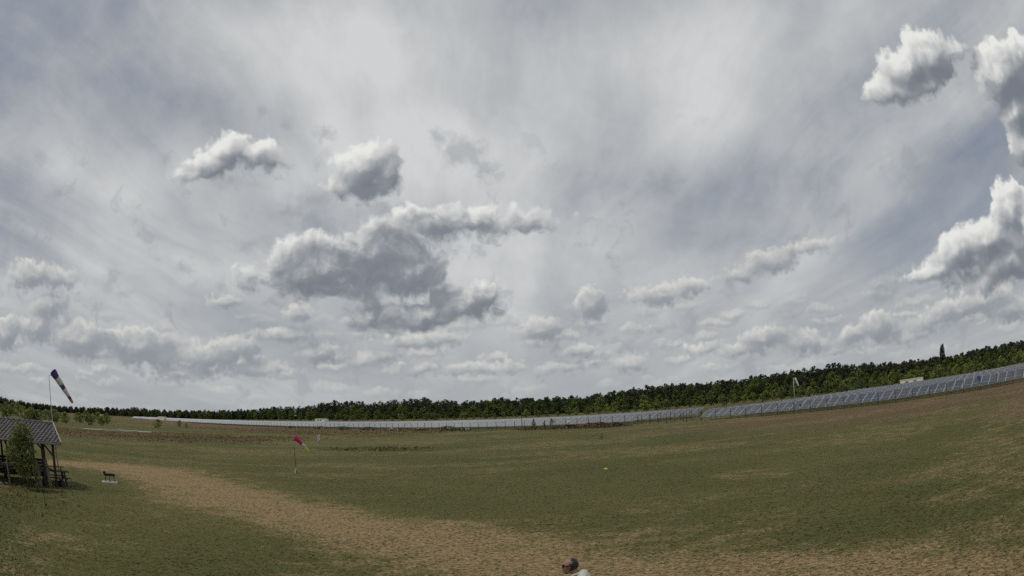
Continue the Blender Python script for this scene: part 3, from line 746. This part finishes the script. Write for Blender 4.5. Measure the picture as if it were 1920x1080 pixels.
# ------------------------------------------------------------------ stations, signs and masts about the field
def container(px, py, r, w, h, d, label, vents, rz=FRZ):
    """cream inverter station; its roof shows at px, py at distance r"""
    q = ray(px, py); a = math.degrees(math.atan2(q.x, q.y)); top = CAM_Z + r * q.z / math.hypot(q.x, q.y)
    o = empty('inverter_station', polar(a, r), rz, label, 'container')
    MB().box((0, 0, (top - .12) / 2), (w, d, top - .12)).build('wall', M['cream'], o)
    MB().box((0, 0, top - .05), (w + .16, d + .16, .14)).build('roof', M['cream'], o)
    for x in vents:
        v = MB().box((x, -d / 2 - .02, top - .62), (w * .15, .05, .42)).build('vent', M['vent'], o)
        mb = MB()
        for k in range(4): mb.box((x, -d / 2 - .055, top - .47 - k * .1), (w * .15, .02, .035))
        mb.build('slat', M['cream'], v)
    MB().box((w * .42, -d / 2 - .02, top * .55), (w * .10, .04, top * .75)).build('door', M['signw'], o)
    for x in (-w / 2 - .012, w / 2 + .012): MB().box((x, -d / 2, (top - .12) / 2), (.05, .05, top - .13)).build('corner_post', M['signw'], o)
    return o
container(1709, 710, 205, 6.9, 2.6, 2.6, 'long cream inverter station with two dark vents behind the right-hand solar field', (-1.6, .9), FRZ + .45)
container(603, 785, 300, 4.6, 2.4, 2.4, 'small cream inverter station behind the left-hand solar panels', (-1.0, .2), FRZ + .6)
container(190, 777, 520, 3.6, 2.5, 2.5, 'tiny white station at the far left end of the solar field', (), FRZ + .8)
container(304, 781, 460, 4.6, 2.5, 2.5, 'tiny pale station above the far left solar panels', (), FRZ + .8)
def zat(px, py, r):
    q = ray(px, py); return CAM_Z + r * q.z / math.hypot(q.x, q.y)
def sock(o, mouth, tip, r0, r1, cuts, ring=M['steel'], floppy=.06):
    """tapered cloth sleeve from mouth to tip; cuts: (end fraction, material) for each coloured band"""
    mouth, tip = Vector(mouth), Vector(tip); d = tip - mouth; prev = 0.0
    for t, mtl in cuts:
        n = 5; vs, rr = [], []
        for i in range(n + 1):
            u = prev + (t - prev) * i / n
            vs.append(mouth + d * u + Vector((0, 0, .5 * floppy * math.sin(u * 3.1) * d.length))); rr.append((r0 + (r1 - r0) * u) * (1 + .05 * math.sin(u * 23)))
        mb = MB().tube(vs, rr, 16, cap=False)
        q = mb.build('band', mtl, o, True); prev = t
        sm = q.modifiers.new('cloth', 'SOLIDIFY'); sm.thickness = .004
    nrm = d.normalized(); e1 = nrm.cross(Vector((0, 0, 1))).normalized(); e2 = nrm.cross(e1)
    MB().tube([mouth + (e1 * math.cos(t) + e2 * math.sin(t)) * r0 for t in [2 * math.pi * k / 18 for k in range(19)]], .014, 5).build('hoop', ring, o)

# left windsock on its tall pole
p0 = at(115, 913); r0 = math.hypot(p0.x, p0.y)
o = empty('windsock', p0, 0, 'purple and white windsock with orange tip on a tall pole beside the shelter', 'windsock')
top = zat(98, 706, r0); right = Vector((p0.y, -p0.x, 0)).normalized(); away = Vector((p0.x, p0.y, 0)).normalized()
lean = right * -.22
MB().tube([(0, 0, 0), lean * .5 + Vector((0, 0, top * .5)), lean + Vector((0, 0, top))], [.036, .030, .020], 8).build('pole', M['thinpole'], o, True)
MB().box((.02, 0, .14), (.34, .34, .30)).box((.02, 0, .33), (.18, .18, .12)).build('foot', M['black'], o)
mouth = lean + Vector((0, 0, top + .22)) + right * .28
MB().tube([lean + Vector((0, 0, top - .05)), lean + Vector((0, 0, top + .05)), mouth + Vector((0, 0, -.2))], .012, 6).build('swivel_arm', M['steel'], o)
sock(o, mouth, mouth + right * 1.14 + away * .75 + Vector((0, 0, -1.42)), .21, .075,
     ((.17, M['purple']), (.42, M['white']), (.55, M['purple']), (.80, M['white']), (.88, M['maroon']), (1.0, M['orange'])), M['purple'], .03)
# second windsock out on the meadow
p0 = at(556, 887); r0 = math.hypot(p0.x, p0.y)
o = empty('windsock', p0, 0, 'red, white and yellow windsock on a thin pole in the mown meadow', 'windsock')
top = zat(555, 832, r0); right = Vector((p0.y, -p0.x, 0)).normalized(); away = Vector((p0.x, p0.y, 0)).normalized()
MB().tube([(0, 0, 0), (-.03, 0, top * .5), (-.05, 0, top)], [.026, .022, .016], 8).build('pole', M['post'], o, True)
for k in range(3):
    a = k * 2.09 + .6; MB().tube([(0, 0, .38), (.34 * math.cos(a), .34 * math.sin(a), .0)], .012, 6).build('leg', M['signw'], o)
mouth = Vector((-.05, 0, top + .42)) + right * .12
MB().tube([(-.05, 0, top - .02), (-.05, 0, top + .2), mouth + Vector((0, 0, -.12))], .009, 6).build('swivel_arm', M['post'], o)
sock(o, mouth, mouth + right * .98 + away * .35 + Vector((0, 0, -1.02)), .19, .035, ((.44, M['red']), (.70, M['white']), (1.0, M['yellow'])), M['red'], .04)
# third windsock at the field fence
p0 = fp(along(1498), -1.2); r0 = p0.length
o = empty('windsock', p0, 0, 'small white windsock on a slim pole at the right-hand field fence', 'windsock')
right = Vector((p0.y, -p0.x, 0)).normalized()
MB().tube([(0, 0, 0), (0, 0, 5.6)], [.05, .035], 8).build('pole', M['steel'], o, True)
sock(o, right * .22 + Vector((0, 0, 5.55)), right * .80 + Vector((0, 0, 4.2)), .19, .09, ((.5, M['white']), (1.0, M['white'])), M['steel'])
for dx, h in ((-.9, .9), (1.1, 1.3)):
    q = empty('junction_box', p0 + FU * dx, FRZ, 'small grey junction box on a stake %s the white windsock pole' % ('left of' if dx < 0 else 'right of'), 'junction box')
    MB().tube([(0, 0, 0), (0, 0, h)], .03, 6).build('stake', M['post'], q); MB().box((0, -.06, h), (.32, .16, .34)).build('case', M['steel'] if dx < 0 else M['post'], q)
# slim mast, notice board, blue sign
o = empty('mast', fp(along(989), -1.5), 0, 'tall slim dark mast rising in front of the left-hand panels', 'mast')
MB().tube([(0, 0, 0), (0, 0, 6.3)], [.07, .035], 8).build('pole', M['post'], o, True)
MB().box((.0, -.05, 5.9), (.25, .12, .2)).build('camera_box', M['post'], o)
o = empty('notice_board', fp(along(1094), -4.0), FRZ, 'small white notice board on a dark post above the dry brush', 'sign')
MB().tube([(0, .04, 0), (0, .04, 2.3)], .04, 8).build('post', M['post'], o); MB().box((0, 0, 1.75), (.52, .03, .85)).build('board', M['signw'], o)
MB().box((0, -.02, 1.75), (.36, .012, .30)).build('printed_patch', M['gutter'], o)
q = at(1837, 731)
o = empty('blue_sign', fp(along(1837), -.35), FRZ, 'small blue sign fixed before the right-hand field fence', 'sign')
MB().tube([(0, .05, 0), (0, .05, 2.0)], .035, 8).build('post', M['post'], o); MB().box((0, 0, 1.72), (.62, .03, .60)).build('board', M['signb'], o)
# striped marker by the rope
o = empty('marker_post', at(598, 830), -.25, 'short white marker board with black diagonal bars beyond the red windsock', 'marker')
MB().box((0, .03, .55), (.06, .05, 1.1)).build('post', M['oldwood'], o)
bd = MB().box((0, 0, .72), (.36, .025, .85)).build('board', M['signw'], o)
for z in (.45, .72, .99): MB().box((0, -.016, z), (.42, .012, .10), Matrix.Rotation(.75, 3, 'Y')).build('black_bar', M['black'], bd)
# little yellow field marker
o = empty('marker_cone', at(1136, 880), 0, 'small flat yellow marker lying on the green meadow', 'marker')
MB().tube([(0, 0, 0), (0, 0, .02), (0, 0, .10)], [.15, .13, .06], 14).build('disc', M['tapey'], o, True)

# ------------------------------------------------------------------ rope barrier
RP = [(158, 812), (192, 815), (222, 816), (253, 818), (285, 820), (316, 821), (345, 822), (370, 823), (395, 824), (425, 824), (455, 824), (482, 824), (510, 824), (540, 824), (570, 824), (600, 824), (640, 823), (682, 822)]
o = empty('rope_barrier', at(*RP[0]), 0, 'low barrier of sagging white, red and yellow tape on short stakes across the rough grass', 'barrier')
base = at(*RP[0]); prev = None
for k, (x, y) in enumerate(RP):
    c = at(x, y) - base; h = .92 + random.uniform(-.07, .07)
    MB().tube([c, c + Vector((random.uniform(-.05, .05), 0, h + .05))], .024, 6).build('stake', M['oldwood'] if k > 4 else M['greywood'], o)
    t = c + Vector((0, 0, h))
    if prev is not None:
        n = 7; sag = random.uniform(.04, .14); mb = MB(); pts = [prev.lerp(t, i / n) + Vector((0, 0, -4 * sag * (i / n) * (1 - i / n))) for i in range(n + 1)]
        wd = .13 if k <= 4 else .055
        for i in range(n): mb.bar(pts[i], pts[i + 1], .012, wd)
        mb.build('tape', M['tapew'] if k <= 4 else (M['tapey'] if 11 <= k <= 13 else M['taper']), o)
    prev = t

# ------------------------------------------------------------------ shelter with tiled roof
EZ, RZ_, DEP, LX = 2.22, 3.12, 2.15, 7.4
ang = R_(47); e0 = at(113.5, 832, EZ); e0.z = 0
sh = empty('shelter', e0, ang, 'open timber shelter with dark tiled saddle roof at the meadow edge', 'shelter')
slope = math.hypot(DEP, RZ_ - EZ); ta = math.atan2(RZ_ - EZ, DEP)
def tiles(front):
    mb = MB(); nc, tw, per = 11, .26, 6
    for c in range(nc):
        y0, y1 = slope * c / nc, slope * (c + 1.12) / nc; shift = (c % 2) * tw / 2; nx = int(LX / tw) * per
        vs = []
        for i in range(nx + 1):
            x = -LX + LX * i / nx; w_ = .5 + .5 * math.cos(2 * math.pi * (x + shift) / tw)
            for (yy, lift) in ((y0 - .03 * w_, .000), (y0 - .03 * w_, .050), (y1, .012)):
                zz = lift + (.045 * w_ if lift else .0)
                Y = yy * math.cos(ta) - zz * math.sin(ta); Z = EZ + yy * math.sin(ta) + zz * math.cos(ta)
                vs.append((x, Y if front else 2 * DEP - Y, Z))
        mb.add(vs, [(3 * i + a, 3 * i + 3 + a, 3 * i + 4 + a, 3 * i + 1 + a) for i in range(nx) for a in (0, 1)])
    return mb
roof = MB().add([(-LX, .02, EZ - .03), (0, .02, EZ - .03), (0, DEP, RZ_ - .05), (-LX, DEP, RZ_ - .05), (0, 2 * DEP - .02, EZ - .03), (-LX, 2 * DEP - .02, EZ - .03),
                 (-LX, .02, EZ - .08), (0, .02, EZ - .08), (0, DEP, RZ_ - .10), (-LX, DEP, RZ_ - .10), (0, 2 * DEP - .02, EZ - .08), (-LX, 2 * DEP - .02, EZ - .08)],
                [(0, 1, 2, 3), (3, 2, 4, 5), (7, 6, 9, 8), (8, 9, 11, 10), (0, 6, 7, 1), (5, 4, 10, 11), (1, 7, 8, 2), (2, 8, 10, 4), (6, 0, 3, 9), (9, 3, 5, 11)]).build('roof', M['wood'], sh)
for fr in (True, False): tag(tiles(fr).build('roof_tiles', M['tile'], roof, False), kind='stuff')
rc = MB()
for k in range(20): rc.tube([(-LX + k * LX / 20, DEP, RZ_ + .03), (-LX + (k + 1.08) * LX / 20, DEP, RZ_ + .04)], [.085, .10], 10)
rc.build('ridge_cap', M['tile'], roof, True)
MB().box((-.28, DEP, RZ_ + .10), (.55, .24, .07)).build('ridge_end', M['trim'], roof)
for y in (0, 2 * DEP): MB().bar((.03, y, EZ + .03), (.03, DEP, RZ_ + .06), .05, .15).build('barge_board', M['trim'], roof)
MB().tube([(-LX, -.05, EZ - .03), (.03, -.05, EZ - .03)], .055, 8).build('gutter', M['gutter'], roof, True)
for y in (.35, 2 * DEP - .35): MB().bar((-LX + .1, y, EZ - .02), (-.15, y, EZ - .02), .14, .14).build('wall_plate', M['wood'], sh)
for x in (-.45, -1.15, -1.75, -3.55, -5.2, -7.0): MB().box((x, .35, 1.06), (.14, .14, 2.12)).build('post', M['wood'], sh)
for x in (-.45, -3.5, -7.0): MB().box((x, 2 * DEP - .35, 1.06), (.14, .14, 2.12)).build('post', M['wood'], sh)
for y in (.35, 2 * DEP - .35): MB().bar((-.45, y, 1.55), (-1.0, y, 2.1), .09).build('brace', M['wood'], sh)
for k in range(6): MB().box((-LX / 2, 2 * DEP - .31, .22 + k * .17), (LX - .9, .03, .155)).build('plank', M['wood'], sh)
MB().box((-.45, DEP, .75), (.05, 2 * DEP - 1.0, .10)).build('rail', M['wood'], sh)
def loc(x, y, z=0.0):
    return e0 + Vector((x * math.cos(ang) - y * math.sin(ang), x * math.sin(ang) + y * math.cos(ang), z))
def picnic(x, y, label, rz=ang):
    t = empty('picnic_table', loc(x, y), rz, label, 'picnic table')
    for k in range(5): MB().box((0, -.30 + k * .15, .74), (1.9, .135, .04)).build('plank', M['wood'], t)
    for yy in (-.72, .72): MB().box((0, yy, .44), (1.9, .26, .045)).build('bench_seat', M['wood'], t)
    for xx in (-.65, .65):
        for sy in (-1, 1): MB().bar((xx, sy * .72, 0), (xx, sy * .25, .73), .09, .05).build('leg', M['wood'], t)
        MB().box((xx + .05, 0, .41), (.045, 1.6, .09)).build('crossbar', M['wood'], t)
picnic(-.35, 1.55, 'dark picnic table jutting out of the open right end of the shelter')
picnic(-3.0, 1.7, 'dark picnic table in the middle of the shelter')
o = empty('barrel', loc(-4.75, .95), 0, 'teal plastic barrel standing at the left front of the shelter', 'barrel')
MB().tube([(0, 0, 0), (0, 0, .15), (0, 0, .45), (0, 0, .8), (0, 0, .95)], [.27, .29, .31, .29, .26], 16).build('drum', M['teal'], o, True)
for z in (.3, .64): MB().tube([(.315 * math.cos(t), .315 * math.sin(t), z) for t in [2 * math.pi * k / 18 for k in range(19)]], .02, 6).build('rib', M['teal'], o, True)
MB().tube([(0, 0, .95), (0, 0, .985)], [.275, .26], 16).build('lid', M['black'], o)
def board(x, y, tx, h, label):
    o = empty('leaning_board', loc(x, y), ang, label, 'board')
    vs = [(-.09, 0, .0), (.09, 0, 0), (.09 + tx, .18, h * .9), (.02 + tx, .2, h), (-.09 + tx, .18, h * .9)]
    MB().add(vs + [(a, b_ + .025, c) for a, b_, c in vs], [(0, 1, 2, 3, 4), (9, 8, 7, 6, 5)] + [(i, 5 + i, 5 + (i + 1) % 5, (i + 1) % 5) for i in range(5)]).build('panel', M['greywood'], o)
board(-.80, .62, -.12, 1.45, 'pale board leaning between the two right-hand shelter posts')
board(-1.45, .55, -.05, 1.2, 'short pale board leaning behind the second shelter post')
o = empty('folded_blanket', loc(-3.3, 1.55, .762), ang + .3, 'crumpled pinkish blanket lying on the table inside the shelter', 'blanket')
MB().ball((0, 0, .09), (.30, .20, .10), 12, 7, f=lambda q: q * (1 + .18 * math.sin(7 * q.x + 3 * q.y))).build('cloth', M['pink'], o, True)
MB().ball((.12, .03, .17), (.16, .12, .07), 10, 6, f=lambda q: q * (1 + .2 * math.sin(9 * q.y))).build('fold', M['pink'], o, True)
for (x, y, s_, lb) in ((-4.2, -.35, .11, 'small pale stone in the grass by the left shelter post'), (-3.85, -.15, .09, 'smaller pale stone beside the first one before the shelter')):
    o = MB().ball((0, 0, s_ * .5), (s_ * 1.2, s_, s_ * .7), 9, 6, f=lambda q: q * (1 + .15 * math.sin(5 * q.x + 4 * q.z))).build('pale_stone', M['stone'], None, True); o.location = loc(x, y); tag(o, lb, 'stone')

# rail in front of the shelter
a, b = at(19, 912), at(121, 911)
o = empty('hitching_rail', a, 0, 'thin pale pole laid as a rail in front of the shelter on slanting posts', 'rail')
d = b - a
MB().tube([(0, 0, 0), (.0, 0, 2.02)], [.04, .035], 8).build('post', M['greywood'], o, True)
MB().tube([d.normalized() * -.02 + Vector((0, .12, 0)), Vector((-.04, .02, 2.06))], [.03, .025], 8).build('brace_pole', M['greywood'], o, True)
MB().tube([d * -.08 + Vector((0, -.06, 1.13)), d * .5 + Vector((0, -.06, 1.05)), d * 1.04 + Vector((0, -.06, .98))], .026, 8).build('rail', M['oldwood'], o, True)
MB().tube([d * .97 + Vector((0, .0, 0)), d * .97 + Vector((0, 0, 1.0))], .035, 8).build('post', M['wood'], o, True)

# sapling and its stake
def shrub_tree(base, h, w, n, label, name='young_tree', clumps=17, seed=5, size=.10, low=.14):
    r = np.random.default_rng(seed); o = empty(name, base, 0, label, 'tree'); cl = []
    for k in range(clumps):
        t = (k + .5) / clumps; z = h * (low + (.94 - low) * t); a = r.uniform(0, 6.28); pr = w * (math.sin(math.pi * min(1, .12 + .86 * t)) ** .8 * (1.15 if .35 < t < .75 else .8))
        q = w * r.uniform(.17, .30); rad = max(0, pr * .72 - q * .5) * r.uniform(.15, 1)
        cl.append(((rad * math.cos(a), rad * math.sin(a), z), (q, q, q * .85)))
    cl.append(((0, 0, h * .95), (w * .18, w * .18, h * .07)))
    pts, tint = clump_points(cl, n)
    link('crown', leaf_quads('crown', pts, size, L['sapling'], tint), o)
    mb = MB(); mb.tube([(0, 0, 0), (.03, 0, h * .3), (-.02, .02, h * .6), (0, 0, h * .93)], [.05, .04, .022, .006], 8)
    for (c, q) in cl[2:]: mb.tube([(0, 0, max(.25, c[2] - h * .16)), c], [.014, .004], 5)
    mb.build('trunk', M['bark'], o, True)
    return o
shrub_tree(at(54, 917), 2.9, 2.25, 480, 'bushy young green tree growing in front of the tiled shelter', size=.11, low=.30)
shrub_tree(at(72, 923), 1.15, .42, 560, 'low yellowish green shoot at the foot of the young tree', 'low_shrub', 8, 9, .09)
o = empty('stake', at(86, 950), 0, 'thin dark stake stuck in the grass below the young tree', 'stake')
MB().tube([(0, 0, 0), (-.02, 0, .45), (-.05, 0, .82)], [.018, .015, .010], 6).build('stick', M['wood'], o)

# ------------------------------------------------------------------ barbecue on its slab
c = at(206, 905)
sl = empty('paving_slab', c, .5, 'pale concrete slab under the black barbecue', 'slab')
for (x, y) in ((-.25, -.25), (.26, -.25), (-.25, .26), (.26, .26)): MB().box((x, y, .025), (.495, .495, .06)).build('paver', M['slab'], sl)
right = Vector((c.y, -c.x, 0)).normalized(); rz = math.atan2(right.y, right.x)
o = empty('barbecue', c + Vector((0, 0, .055)), rz, 'black half-drum barbecue with raised end standing on a pale slab', 'barbecue'); o.scale = (1, 1, .80)
mb = MB(); n = 10; xs = (-.36, .36)
prof = [(-.22 * math.cos(math.pi * i / n), .58 - .19 * math.sin(math.pi * i / n)) for i in range(n + 1)]
vs = [(x, y, z) for x in xs for y, z in prof] + [(x, y * .92, max(z, .40) + .012) for x in (-.34, .34) for y, z in prof]
k = n + 1
fs = [(i, i + 1, k + i + 1, k + i) for i in range(n)] + [tuple(range(k))[::-1], tuple(range(k, 2 * k))]
mb.add(vs[:2 * k], fs); mb.build('drum', M['black'], o)
MB().box((0, 0, .575), (.70, .42, .012)).build('grate', M['black'], o)
MB().bar((-.37, -.24, .60), (-.37, .24, .60), .03).build('rim', M['black'], o); MB().bar((.37, -.24, .57), (.37, .24, .57), .03).build('rim', M['black'], o)
MB().box((-.31, 0, .645), (.16, .40, .13), Matrix.Rotation(-.35, 3, 'Y')).build('wind_shield', M['black'], o)
MB().bar((.36, 0, .50), (.50, 0, .46), .03).build('handle', M['black'], o)
for (x, y) in ((-.24, -.14), (.02, .16), (.32, -.14)): MB().tube([(x * .9, y, .46), (x * 1.12, y * 1.25, 0)], .026, 6).build('leg', M['black'], o)

# ------------------------------------------------------------------ brush, rubble and young pines along the fence
def heap(name, p, w, h, d, mtl, size, n, label, cat, rz=FRZ):
    q = rng.normal(size=(n, 3)) * np.array([w * .28, d * .3, 0]); e = np.exp(-(q[:, 0] / (w * .42)) ** 2 - (q[:, 1] / (d * .5)) ** 2)
    q[:, 2] = h * e * rng.uniform(.1, 1.0, n)
    o = empty(name, p, rz, label, cat)
    link('twigs' if cat != 'rubble' else 'lumps', leaf_quads(name, q, size, mtl, rng.uniform(0, 1, n)), o)
    return o
for k, (s_, w, h) in enumerate(((along(1012), 4, .5), (along(1035), 4, .6), (along(1070), 4, .6), (along(1105), 5, .8), (along(1135), 5, .9), (along(1160), 5, 1.1), (along(1182), 4, .8))):
    heap('brush_heap', fp(s_, -4.0 - (k % 2)), w, h, 3.0, L['brush'], .30, 900, '%s heap of reddish dry brush along the fence, counted from the slim mast' % ORD[k], 'brush heap')
for k, (s_, h) in enumerate(((along(1022), 2.2), (along(1042), 1.6), (along(1056), 2.1))):
    plant_tree('young_pine', SCRUBS[k], fp(s_, -3.0), h, .45, ('tallest of the small conifers by the fence, nearest the slim mast', 'lowest of the three small conifers by the fence', 'small conifer by the fence, nearest the notice board')[k], 'conifer')
def rubble(p, w, h, n, label):
    o = empty('rubble_heap', p, FRZ, label, 'rubble heap')
    for i in range(n):
        x, y = random.gauss(0, w * .3), random.gauss(0, .5); r = random.uniform(.10, .34); z = max(0, h * math.exp(-(x / (w * .45)) ** 2) * random.random())
        q = MB().ball((0, 0, 0), (r * random.uniform(1, 1.7), r, r * random.uniform(.45, .8)), 7, 5, f=lambda t: t * (1 + .22 * math.sin(6 * t.x + 5 * t.y + 4 * t.z))).build('stone', M['stone'], o)
        q.location = (x, y, z + r * .3); q.rotation_euler = (random.uniform(-.4, .4), random.uniform(-.4, .4), random.uniform(0, 6))
    k = n * 22
    t = rng.normal(size=(k, 3)) * np.array([w * .34, .7, 0]); t[:, 2] = rng.uniform(.02, h * 1.1, k) * np.exp(-(t[:, 0] / (w * .5)) ** 2)
    tag(link('weeds', leaf_quads('weeds', t, .26, L['broad'], rng.uniform(0, .7, k)), o), kind='stuff')
for k, px in enumerate((548, 600, 645, 690, 742, 790, 840, 866)):
    q = ray(px, 803); a = math.atan2(q.x, q.y); dn = math.sin(a) * FN.x + math.cos(a) * FN.y
    r = (FO.x * FN.x + FO.y * FN.y - 3.5) / dn
    rubble(Vector((r * math.sin(a), r * math.cos(a), 0)), random.uniform(3.0, 5.5), random.uniform(.5, 1.0), 16, '%s rubble heap from the left along the fence, overgrown with weeds' % ORD[k])
for k, (px, py, h, w) in enumerate(((296, 797, 2.4, 1.5), (337, 795, 2.1, 1.0), (350, 797, 1.5, .9))):
    q = at(px, py + 6); q = q * (1.0 if q.length < 260 else 260 / q.length)
    plant_tree('bank_bush', SCRUBS[k], Vector((q.x, q.y, float(gz(q.x, q.y)))), h * 1.1, w, ('wide green bush on the grassy bank', 'round dark green bush on the grassy bank, left of a small one', 'small low bush at the right end of the bushes on the bank')[k], 'bush')

# ------------------------------------------------------------------ grass
def grass(name, n, rmin, rmax, h0, h1, label, filt=None, pw=1.0, wide=.10, lodged=1.3):
    a = np.radians(rng.uniform(-47, 48, n)); u = rng.random(n)
    r = np.exp(np.log(rmin) + (np.log(rmax) - np.log(rmin)) * u ** pw)
    x, y = r * np.sin(a), r * np.cos(a)
    if filt is not None:
        k = filt(x, y, r, np.degrees(a)); x, y, r = x[k], y[k], r[k]
    n = len(x); dry, ru, lush = masks(x, y)
    keep = rng.random(n) < (1.0 - .15 * np.clip(dry, 0, 1)); x, y, r, dry, ru, lush = x[keep], y[keep], r[keep], dry[keep], ru[keep], lush[keep]; n = len(x)
    h = rng.uniform(h0, h1, n) * (1 + .5 * lush); wd = wide * rng.uniform(.5, 1.4, n)
    t = rng.uniform(0, math.pi, n); ax = np.stack([np.cos(t), np.sin(t), np.zeros(n)], 1) * wd[:, None] * .5
    ln = rng.normal(0, lodged, (n, 2)); ay = np.stack([ln[:, 0] * h, ln[:, 1] * h, h], 1) * .5
    cen = np.stack([x, y, gz(x, y) - .01 + (fbm(x, y, 11, 2) - .5) * .10], 1) + ay
    g0, g1 = np.array([.086, .094, .030]), np.array([.150, .148, .054])
    st, rs, lu = np.array([.37, .275, .142]), np.array([.175, .118, .070]), np.array([.076, .104, .030])
    q = rng.random((n, 1)); col = g0 + (g1 - g0) * q
    pick = rng.random(n); col = np.where((pick < dry * .9 + .05)[:, None], st * rng.uniform(.35, 1.0, (n, 1)), col)
    pick = rng.random(n); col = np.where((pick < ru * .8)[:, None], rs * rng.uniform(.7, 1.15, (n, 1)), col)
    pick = rng.random(n); col = np.where((pick < lush * .6)[:, None], lu * rng.uniform(.7, 1.5, (n, 1)), col)
    me = quads(name, cen, ax, ay, GM, col)
    return tag(link(name, me), label, 'grass', kind='stuff')
GM = bpy.data.materials.new('grass_blades'); GM.use_nodes = True
g = NT(GM.node_tree); b = GM.node_tree.nodes['Principled BSDF']; out = GM.node_tree.nodes['Material Output']
cc = g.attr('tint').outputs['Color']; g.put(b.inputs['Base Color'], cc); nn = g.v('NORMALIZE', g.v('MULTIPLY_ADD', g.new('ShaderNodeNewGeometry').outputs['Normal'], (.35, .35, .0), (0, 0, 1))); g.put(b.inputs['Normal'], nn); b.inputs['Roughness'].default_value = .8; b.inputs['Specular IOR Level'].default_value = .15
t = g.new('ShaderNodeBsdfTranslucent'); g.put(t.inputs[0], cc); mx = g.new('ShaderNodeMixShader'); mx.inputs[0].default_value = .4
g.t.links.new(b.outputs[0], mx.inputs[1]); g.t.links.new(t.outputs[0], mx.inputs[2]); g.t.links.new(mx.outputs[0], out.inputs[0])
grass('meadow_grass', 170000, 9.0, 95.0, .008, .026, 'short mown grass and straw all over the meadow', pw=.9, wide=.085, lodged=2.0)
grass('rough_grass', 110000, 78.0, 260.0, .05, .15, 'taller uncut rust-brown grass along the fence and rope',
      lambda x, y, r, a: (masks(x, y)[1] > rng.uniform(.15, .7, len(x))) & ((x - FO.x) * FN.x + (y - FO.y) * FN.y < -1) & (a < 6), 1.0, .22)
grass('tussock_grass', 60000, 66.0, 118.0, .05, .17, 'ragged dark green tussocks beyond the red windsock',
      lambda x, y, r, a: (masks(x, y)[2] > rng.uniform(.45, 1.3, len(x))) & (np.abs(a + 8) < 14), 1.0, .25)
grass('shelter_grass', 26000, 24.0, 44.0, .05, .15, 'longer grass around the shelter and the young tree',
      lambda x, y, r, a: rng.random(len(x)) < .6 * np.clip((-a - 34) / 7, 0, 1) * np.clip((44 - r) / 8, 0, 1) * np.clip((r - 24) / 8, 0, 1), 1.0, .08, 1.2)
